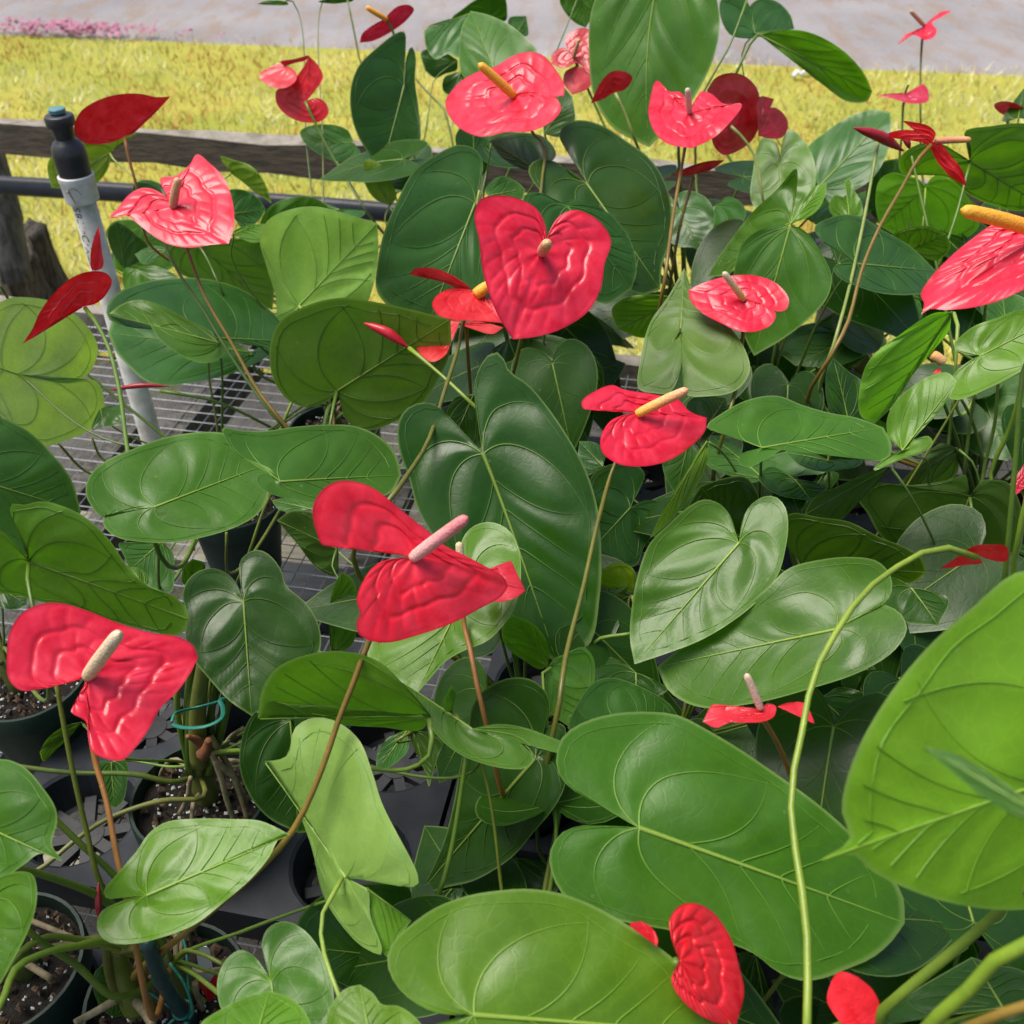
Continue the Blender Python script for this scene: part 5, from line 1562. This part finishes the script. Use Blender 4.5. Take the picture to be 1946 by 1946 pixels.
# ---- low leaves of each plant, below the canopy
class LowLeaf(Blade):
    def __init__(s, P3, ax, topn, length, seed, **prm):
        s.P3 = np.asarray(P3, float); s.topn = topn / np.linalg.norm(topn)
        ax = ax - s.topn * (ax @ s.topn); s.ax = ax / np.linalg.norm(ax)
        s.lat = np.cross(s.topn, s.ax); s.len = length; s.wid = length * .46
        rg = np.random.default_rng(seed); s.rg = rg; s.ph = rg.uniform(0, 6.28, 12)
        f = rg.uniform(.82, 1.1)
        half = np.array([(0, -.03), (.10, -.18), (.25, -.25), (.40, -.15), (.46, .08), (.42, .33), (.30, .58), (.15, .82), (0, 1.02)]) * [f, 1]
        s.M = 24
        h1 = catmull(half, s.M); h2 = catmull(half[::-1] * [-1, 1], s.M)
        s.out = np.vstack([h1, h2[1:]]) * length
        s.us = np.concatenate([np.linspace(0, .5, s.M), np.linspace(.5, 1, s.M)[1:]])
        s.P = np.zeros(2); s.mid = None; s.d = 1; s.face = 't'; s.veins = None
        s.prm = dict(cup=0, droop=.15, wave=.01, fold=0, quilt=0, spathe=0); s.prm.update(prm)
    def surf(s, r, u, lift=0.0, quilted=True):
        r = np.asarray(r, float).ravel(); u = np.asarray(u, float).ravel()
        X = r * np.interp(u, s.us, s.out[:, 0]); Y = r * np.interp(u, s.us, s.out[:, 1])
        x, y, L_ = X / s.wid, Y / s.len, s.len
        p = s.prm
        h = p['cup'] * L_ * x * x - p['droop'] * L_ * np.sign(y) * y * y + p['wave'] * L_ * r ** 2 * np.sin(u * 18.85 + s.ph[0]) + L_ * .01 * np.sin(x * 5 + s.ph[2] + 2 * y) * np.sin(y * 6 + s.ph[3])
        return s.P3 + X[:, None] * s.lat + Y[:, None] * s.ax + h[:, None] * s.topn

def low_leaf(k, P3, ax, topn, length, tone, seed, pr=.0022):
    b = LowLeaf(P3, np.asarray(ax, float), np.asarray(topn, float), length, seed)
    j = RNG.uniform(.8, 1.1)
    lf = b.build('leaf', root_of(k), BASE[k], tuple(c * j for c in TONES[tone]), rings=10)
    first = b.P3 - b.topn * .02 - b.ax * .01
    path = stalk_path(b.P3 - b.topn * .002, 1, None, CROWN[k], first)
    add_stalk('petiole', lf, b.P3, path, .0016, .0026, pet_cols[seed % 4], 6)

q = np.random.default_rng(5)
OPEN = {'p01', 'p02', 'p03', 'p15', 'p16', 'p17', 'p18'}
sd = 0
for k in PLANTS:
    if k in OPEN:
        continue
    n_low = 11 if k in ('p19', 'p20', 'p21', 'p22', 'p23', 'p24', 'p25', 'p26') else 7
    a0 = q.uniform(0, 6.28)
    for i in range(n_low):
        a = a0 + i * 2.4 + q.normal(0, .3)
        rad = q.uniform(.04, .12)
        h = q.uniform(.12, .36 if n_low > 7 else .27)
        d = np.array([math.cos(a), math.sin(a), 0])
        P3 = CROWN[k] + d * rad + [0, 0, h - .05]
        low_leaf(k, P3, d + [0, 0, -.25 + q.normal(0, .2)], np.array([d[0] * .45 + q.normal(0, .25), d[1] * .45 - .25 + q.normal(0, .2), 1.0]), q.uniform(.09, .15), 'd', 700 + sd)
        sd += 1

# ---- stalks of leaves that end beyond the left edge of the picture
def side_stalk(k, reg, way, d0, d1, leaf_len, tone, colour, r=.0024):
    w = pt(reg, way)
    dd = np.linspace(d0, d1, len(w))
    p3 = at(w[:, :2], dd)
    P3 = p3[0]
    out = p3[0] - p3[1]; out /= np.linalg.norm(out)
    b = LowLeaf(P3, np.array([out[0], out[1], -.3]), np.array([-.2, -.2, 1.0]), leaf_len, 900 + len(way))
    lf = b.build('leaf', root_of(k), BASE[k], TONES[tone], rings=12)
    path = catmull(np.vstack([P3 - b.topn * .002, p3[1:], CROWN[k] + [0, 0, .005]]), 34)
    add_stalk('petiole', lf, P3, path, r * .8, r * 1.25, colour)
side_stalk('p02', 'G', '-700,150 -300,340 0,545 150,650 300,790 480,960 630,1100', .70, .80, .14, 'g', (.13, .20, .025))
side_stalk('p02', 'G', '-700,860 -300,950 0,1040 200,1090 380,1150 540,1215', .66, .78, .14, 'g', (.10, .165, .022), .0028)
side_stalk('p03', 'G', '-600,420 -250,440 0,482 350,530 760,545 960,585', .92, 1.0, .13, 'g', (.085, .13, .02), .0022)
side_stalk('p02', 'G', '-700,700 -250,1060 0,1275 230,1475 420,1600 640,1780', .66, .80, .13, 'g', (.12, .19, .025), .0026)
side_stalk('p02', 'G', '-700,2100 -300,1950 0,1690 110,1540 240,1452 400,1455 570,1490', .66, .79, .11, 'n', (.16, .22, .03), .0024)
side_stalk('p02', 'G', '-700,2400 -250,2150 0,1830 90,1620 270,1530 420,1500 570,1465', .64, .78, .11, 'n', (.19, .30, .03), .0026)
side_stalk('p03', 'G', '-700,1400 -60,1180 220,1070 430,900 600,790 900,690 1130,670', .88, 1.0, .10, 'd', (.15, .16, .04), .0022)
side_stalk('p08', 'I', '2900,300 2300,780 1932,1165 1700,1390 1400,1640 1130,1880', .50, .60, .16, 'n', (.15, .24, .022), .0034)
side_stalk('p08', 'I', '2900,1300 2300,1380 1932,1490 1790,1560 1660,1710 1520,1830 1380,1960', .40, .46, .14, 'n', (.20, .32, .025), .0036)
side_stalk('p08', 'I', '2900,1560 2300,1710 1932,1835 1790,1880 1620,1950', .40, .44, .12, 'n', (.26, .17, .03), .0026)
side_stalk('p14', 'F', '2700,-700 2100,-250 1932,240 1850,520 1745,780', 1.10, 1.22, .12, 'g', (.12, .20, .02), .0028)
side_stalk('p14', 'F', '2700,-100 2120,450 1940,930 1890,1180 1870,1310', .72, .78, .10, 'g', (.13, .22, .02), .0024)
# thin upright stalks seen between the leaves at the right
for (reg, way, d0, d1, k) in (('G', '310,20 400,500 480,850 560,1150', .74, .79, 'p02'), ('A', '915,1360 1000,1530 1130,1720 1225,1885 1420,2180 1570,2370', 1.24, 1.22, 'p17'), ('F', '1540,340 1520,520 1500,790', 1.15, 1.2, 'p23'), ('F', '1660,290 1630,500 1600,770', 1.12, 1.18, 'p23'), ('F', '1790,200 1770,480 1700,790', 1.1, 1.16, 'p13'), ('F', '1575,330 1650,480 1700,690', 1.14, 1.2, 'p23'), ('F', '670,0 740,120 800,240', 1.4, 1.45, 'p22'), ('F', '815,0 820,150 800,380', 1.38, 1.42, 'p22'), ('F', '905,0 850,150 810,370', 1.36, 1.42, 'p22'), ('F', '940,0 935,140', 1.36, 1.4, 'p22'), ('B', '60,0 95,170 130,340', 1.85, 1.85, 'p25'), ('C', '390,0 300,240 200,420 130,560', 1.6, 1.6, 'p22'), ('C', '1300,970 1300,1270', 1.5, 1.5, 'p27'), ('C', '1720,1690 1710,1790', 1.2, 1.25, 'p23'), ('B', '440,440 520,530 600,620', 1.78, 1.74, 'p25'), ('B', '0,900 90,1060 200,1220', 1.75, 1.7, 'p25'), ('A', '0,1590 95,1725', 1.3, 1.35, 'p16'), ('D', '320,590 500,760', 1.35, 1.4, 'p16'), ('D', '510,560 570,680', 1.4, 1.42, 'p16'), ('D', '880,1150 890,1400', 1.05, 1.1, 'p16'), ('D', '1260,1090 1270,1320', 1.15, 1.2, 'p17'), ('H', '1110,840 1150,1020', .9, .95, 'p06'), ('H', '980,1000 1040,1170', .9, .95, 'p04'), ('H', '720,440 690,650 650,900 590,1150 545,1280', .745, .78, 'p04'), ('E', '1640,1650 1430,1700 1440,1900', .92, .95, 'p09')):
    w = pt(reg, way)
    p3 = at(w[:, :2], np.linspace(d0, d1, len(w)))
    path = catmull(np.vstack([p3, CROWN[k] + [0, 0, .005]]), 26)
    V, F = tube(path, np.linspace(.0017, .0026, 26), 7)
    mesh_obj('petiole', V, F, M_STEM, root_of(k), BASE[k], True, color=pet_cols[len(way) % 4])

# ---- details on the two plants whose crowns are in view, lower left
def on_plant(k, name, reg, way, d0, d1, r0, r1, m, color=None, n=8):
    w = pt(reg, way)
    p3 = at(w[:, :2], np.linspace(d0, d1, len(w)))
    V, F = tube(catmull(p3, 18), np.linspace(r0, r1, 18), n)
    return mesh_obj(name, V, F, m, root_of(k), BASE[k], True, color=color)
dp2 = to_px(CROWN['p02'])[1]
dp3 = to_px(CROWN['p03'])[1]
on_plant('p02', 'sheath', 'G', '640,1500 660,1620 720,1740 760,1830', dp2 - .06, dp2 - .02, .0085, .0125, M_STEM, (.13, .16, .025), 10)
on_plant('p02', 'sheath', 'G', '560,1470 400,1490 215,1508', dp2 - .08, dp2 - .10, .0060, .0012, M_STEM, (.17, .17, .035))
on_plant('p02', 'sheath', 'G', '790,1500 700,1520 630,1545', dp2 - .07, dp2 - .07, .0050, .0012, M_STEM, (.16, .14, .035))
on_plant('p02', 'sheath', 'G', '800,1630 815,1730 830,1850', dp2 - .04, dp2 - .01, .0016, .0060, M_STEM, (.19, .18, .04))
on_plant('p02', 'petiole', 'G', '595,1480 600,1620 640,1740 720,1840', dp2 - .08, dp2 - .03, .0032, .0042, M_STEM, (.12, .12, .025))
on_plant('p02', 'petiole', 'G', '1240,1600 1120,1540 1030,1525 960,1600', dp2 - .05, dp2 - .02, .0018, .0024, M_STEM, (.15, .2, .03))
on_plant('p02', 'root', 'G', '640,1800 520,1870 415,1925', dp2 - .04, dp2 - .06, .0034, .0028, M_ROOT)
on_plant('p02', 'root', 'G', '760,1810 800,1860 850,1940', dp2 - .05, dp2 - .07, .0040, .0034, M_ROOT)
on_plant('p02', 'root', 'G', '1060,1640 1150,1635 1230,1625', dp2 - .02, dp2 - .03, .0022, .0018, M_ROOT)
on_plant('p02', 'root', 'G', '1085,1700 1100,1780 1130,1850', dp2 - .02, dp2, .0028, .0020, M_ROOT)
on_plant('p01', 'root', 'G', '140,1590 220,1640 285,1680', to_px(CROWN['p01'])[1] - .02, to_px(CROWN['p01'])[1] - .04, .003, .003, M_ROOT)
on_plant('p01', 'root', 'G', '180,1360 330,1420 480,1480', to_px(CROWN['p01'])[1], dp2 - .03, .0026, .0020, M_ROOT)
for i in range(9):
    a = i / 8
    on_plant('p03', 'petiole', 'G', '%d,%d %d,%d %d,%d' % (1060 + 260 * a, -260, 985 + 265 * a + 20 * (i % 2), 150 + 40 * (i % 3), 1060 + 150 * a - 25 * (i % 3), 540), .905 + .012 * (i % 3), dp3 - .02 + .01 * (i % 2), .0022 + .0008 * (i % 3), .0036, M_STEM, pet_cols[i % 4])
on_plant('p03', 'sheath', 'G', '1150,-180 1100,200 1110,480', .90, dp3 - .03, .0060, .0095, M_STEM, (.14, .16, .03), 10)
on_plant('p03', 'sheath', 'G', '1040,330 1090,350 1120,380', dp3 - .09, dp3 - .07, .002, .006, M_SHEATH)
on_plant('p03', 'sheath', 'G', '1160,350 1150,400 1130,430', dp3 - .09, dp3 - .07, .003, .007, M_SHEATH)
for i, w in enumerate(('1170,330 1260,480 1330,640 1375,790', '1180,420 1230,560 1260,680 1300,800', '1200,470 1300,560 1370,700', '1060,560 1040,680 1000,760', '1350,290 1290,330 1250,380')):
    on_plant('p03', 'root', 'G', w, dp3 - .06, dp3 - .01, .0034 if i < 3 else .0022, .0026, M_ROOT)

# bamboo-like stake pushed into the pot, with its twine
def stake():
    w = pt('G', '820,1470 890,1660 960,1790 1010,1900')
    p3 = at(w[:, :2], np.array([.735, .775, .805, .84]))
    foot_ = BASE['p02'] + np.array([.022, -.012, POT_H - .02])
    path = catmull(np.vstack([p3[:3], foot_]), 30)
    rad = np.full(30, .0058)
    rad[[9, 10]] = .0068; rad[[19, 20]] = .0068
    V, F = tube(path, rad, 12)
    o = mesh_obj('plant_stake', V, F, M_STAKE, None, foot_)
    o.location = foot_
    tag(o, 'dark green plant stake pushed into the near left pot', 'stake')
    # knotted twine
    kn = path[22]
    ac = Acc()
    def tw(pts_, r=.0012):
        V, F = tube(catmull(pts_, 22), r, 6); ac.add(V, F)
    th = np.linspace(0, 6.6, 20)
    for dz_ in (0, .003):
        tw([kn + np.array([.0075 * math.cos(t), .0075 * math.sin(t), dz_ + .0006 * t]) for t in th])
    c = CROWN['p02'] + [0, 0, .02]
    tw([kn + [.006, -.006, 0], kn + [.016, -.012, .03], kn + [.012, -.004, .055], kn + [.002, .004, .07]])
    tw([kn + [.004, -.008, .0], kn + [.010, -.018, -.012], kn + [.013, -.024, -.04]], .0022)
    tw([kn + [-.006, -.006, 0], kn + [-.02, -.012, -.012], kn + [-.034, -.016, -.03]])
    tw([kn + [-.006, 0, 0], c + [-.02, -.02, .01], c + [-.022, .01, .012], c + [.0, .022, .01], kn + [.004, .006, 0]])
    o = mesh_obj('twine_tie', np.vstack(ac.V), ac.F, M_TIE, None, kn, True)
    o.location = kn
    tag(o, 'knotted green twine round the near left stake', 'twine')
stake()
# tie round the bound stems of the plant behind
w = pt('G', '960,268 1040,285 1150,275 1225,240 1240,170 1225,125 1270,118')
p3 = at(w[:, :2], np.array([.88, .865, .86, .865, .885, .90, .905]))
V, F = tube(catmull(np.vstack([p3, at(pt('G', '1100,170 980,200 955,250')[:, :2], np.array([.935, .92, .90]))]), 40), .0022, 7, True, .5)
o = mesh_obj('twine_tie', V, F, M_TIE, None, p3[0])
o.location = p3[0]
tag(o, 'flat green tie looped round a bundle of stems', 'twine')
# white plant label
ac = Acc()
tp = at(pt('G', '1088,1500 1165,1500 1215,1830 1140,1850')[:, :2], np.array([.86, .86, .91, .91]))
nr = np.cross(tp[1] - tp[0], tp[3] - tp[0]); nr /= np.linalg.norm(nr)
rows = []
for f_, ww in ((0, .6), (.05, .9), (.10, 1.0), (.7, 1.0), (1.0, 1.0), (1.25, .15)):
    a = tp[0] * (1 - f_) + tp[3] * f_; b_ = tp[1] * (1 - f_) + tp[2] * f_
    c = (a + b_) / 2
    rows += [c + (a - c) * ww, c + (b_ - c) * ww]
V = np.array(rows)
Vt = np.vstack([V + nr * .0004, V - nr * .0004])
n_ = len(V)
F = []
for k in range(0, n_ - 2, 2):
    F += [[k, k + 1, k + 3, k + 2], [n_ + k, n_ + k + 2, n_ + k + 3, n_ + k + 1], [k, k + 2, n_ + k + 2, n_ + k], [k + 1, n_ + k + 1, n_ + k + 3, k + 3]]
F += [[0, n_, n_ + 1, 1], [n_ - 2, n_ - 1, 2 * n_ - 1, 2 * n_ - 2]]
o = mesh_obj('plant_label', Vt, F, M_TAG, None, tp[3], False)
o.location = tp[3]
tag(o, 'blank white plastic plant label behind the near left stake', 'label')

for p_ in (P_POT, P_SOIL, P_PERL, P_BARK):
    bpy.data.objects.remove(p_)
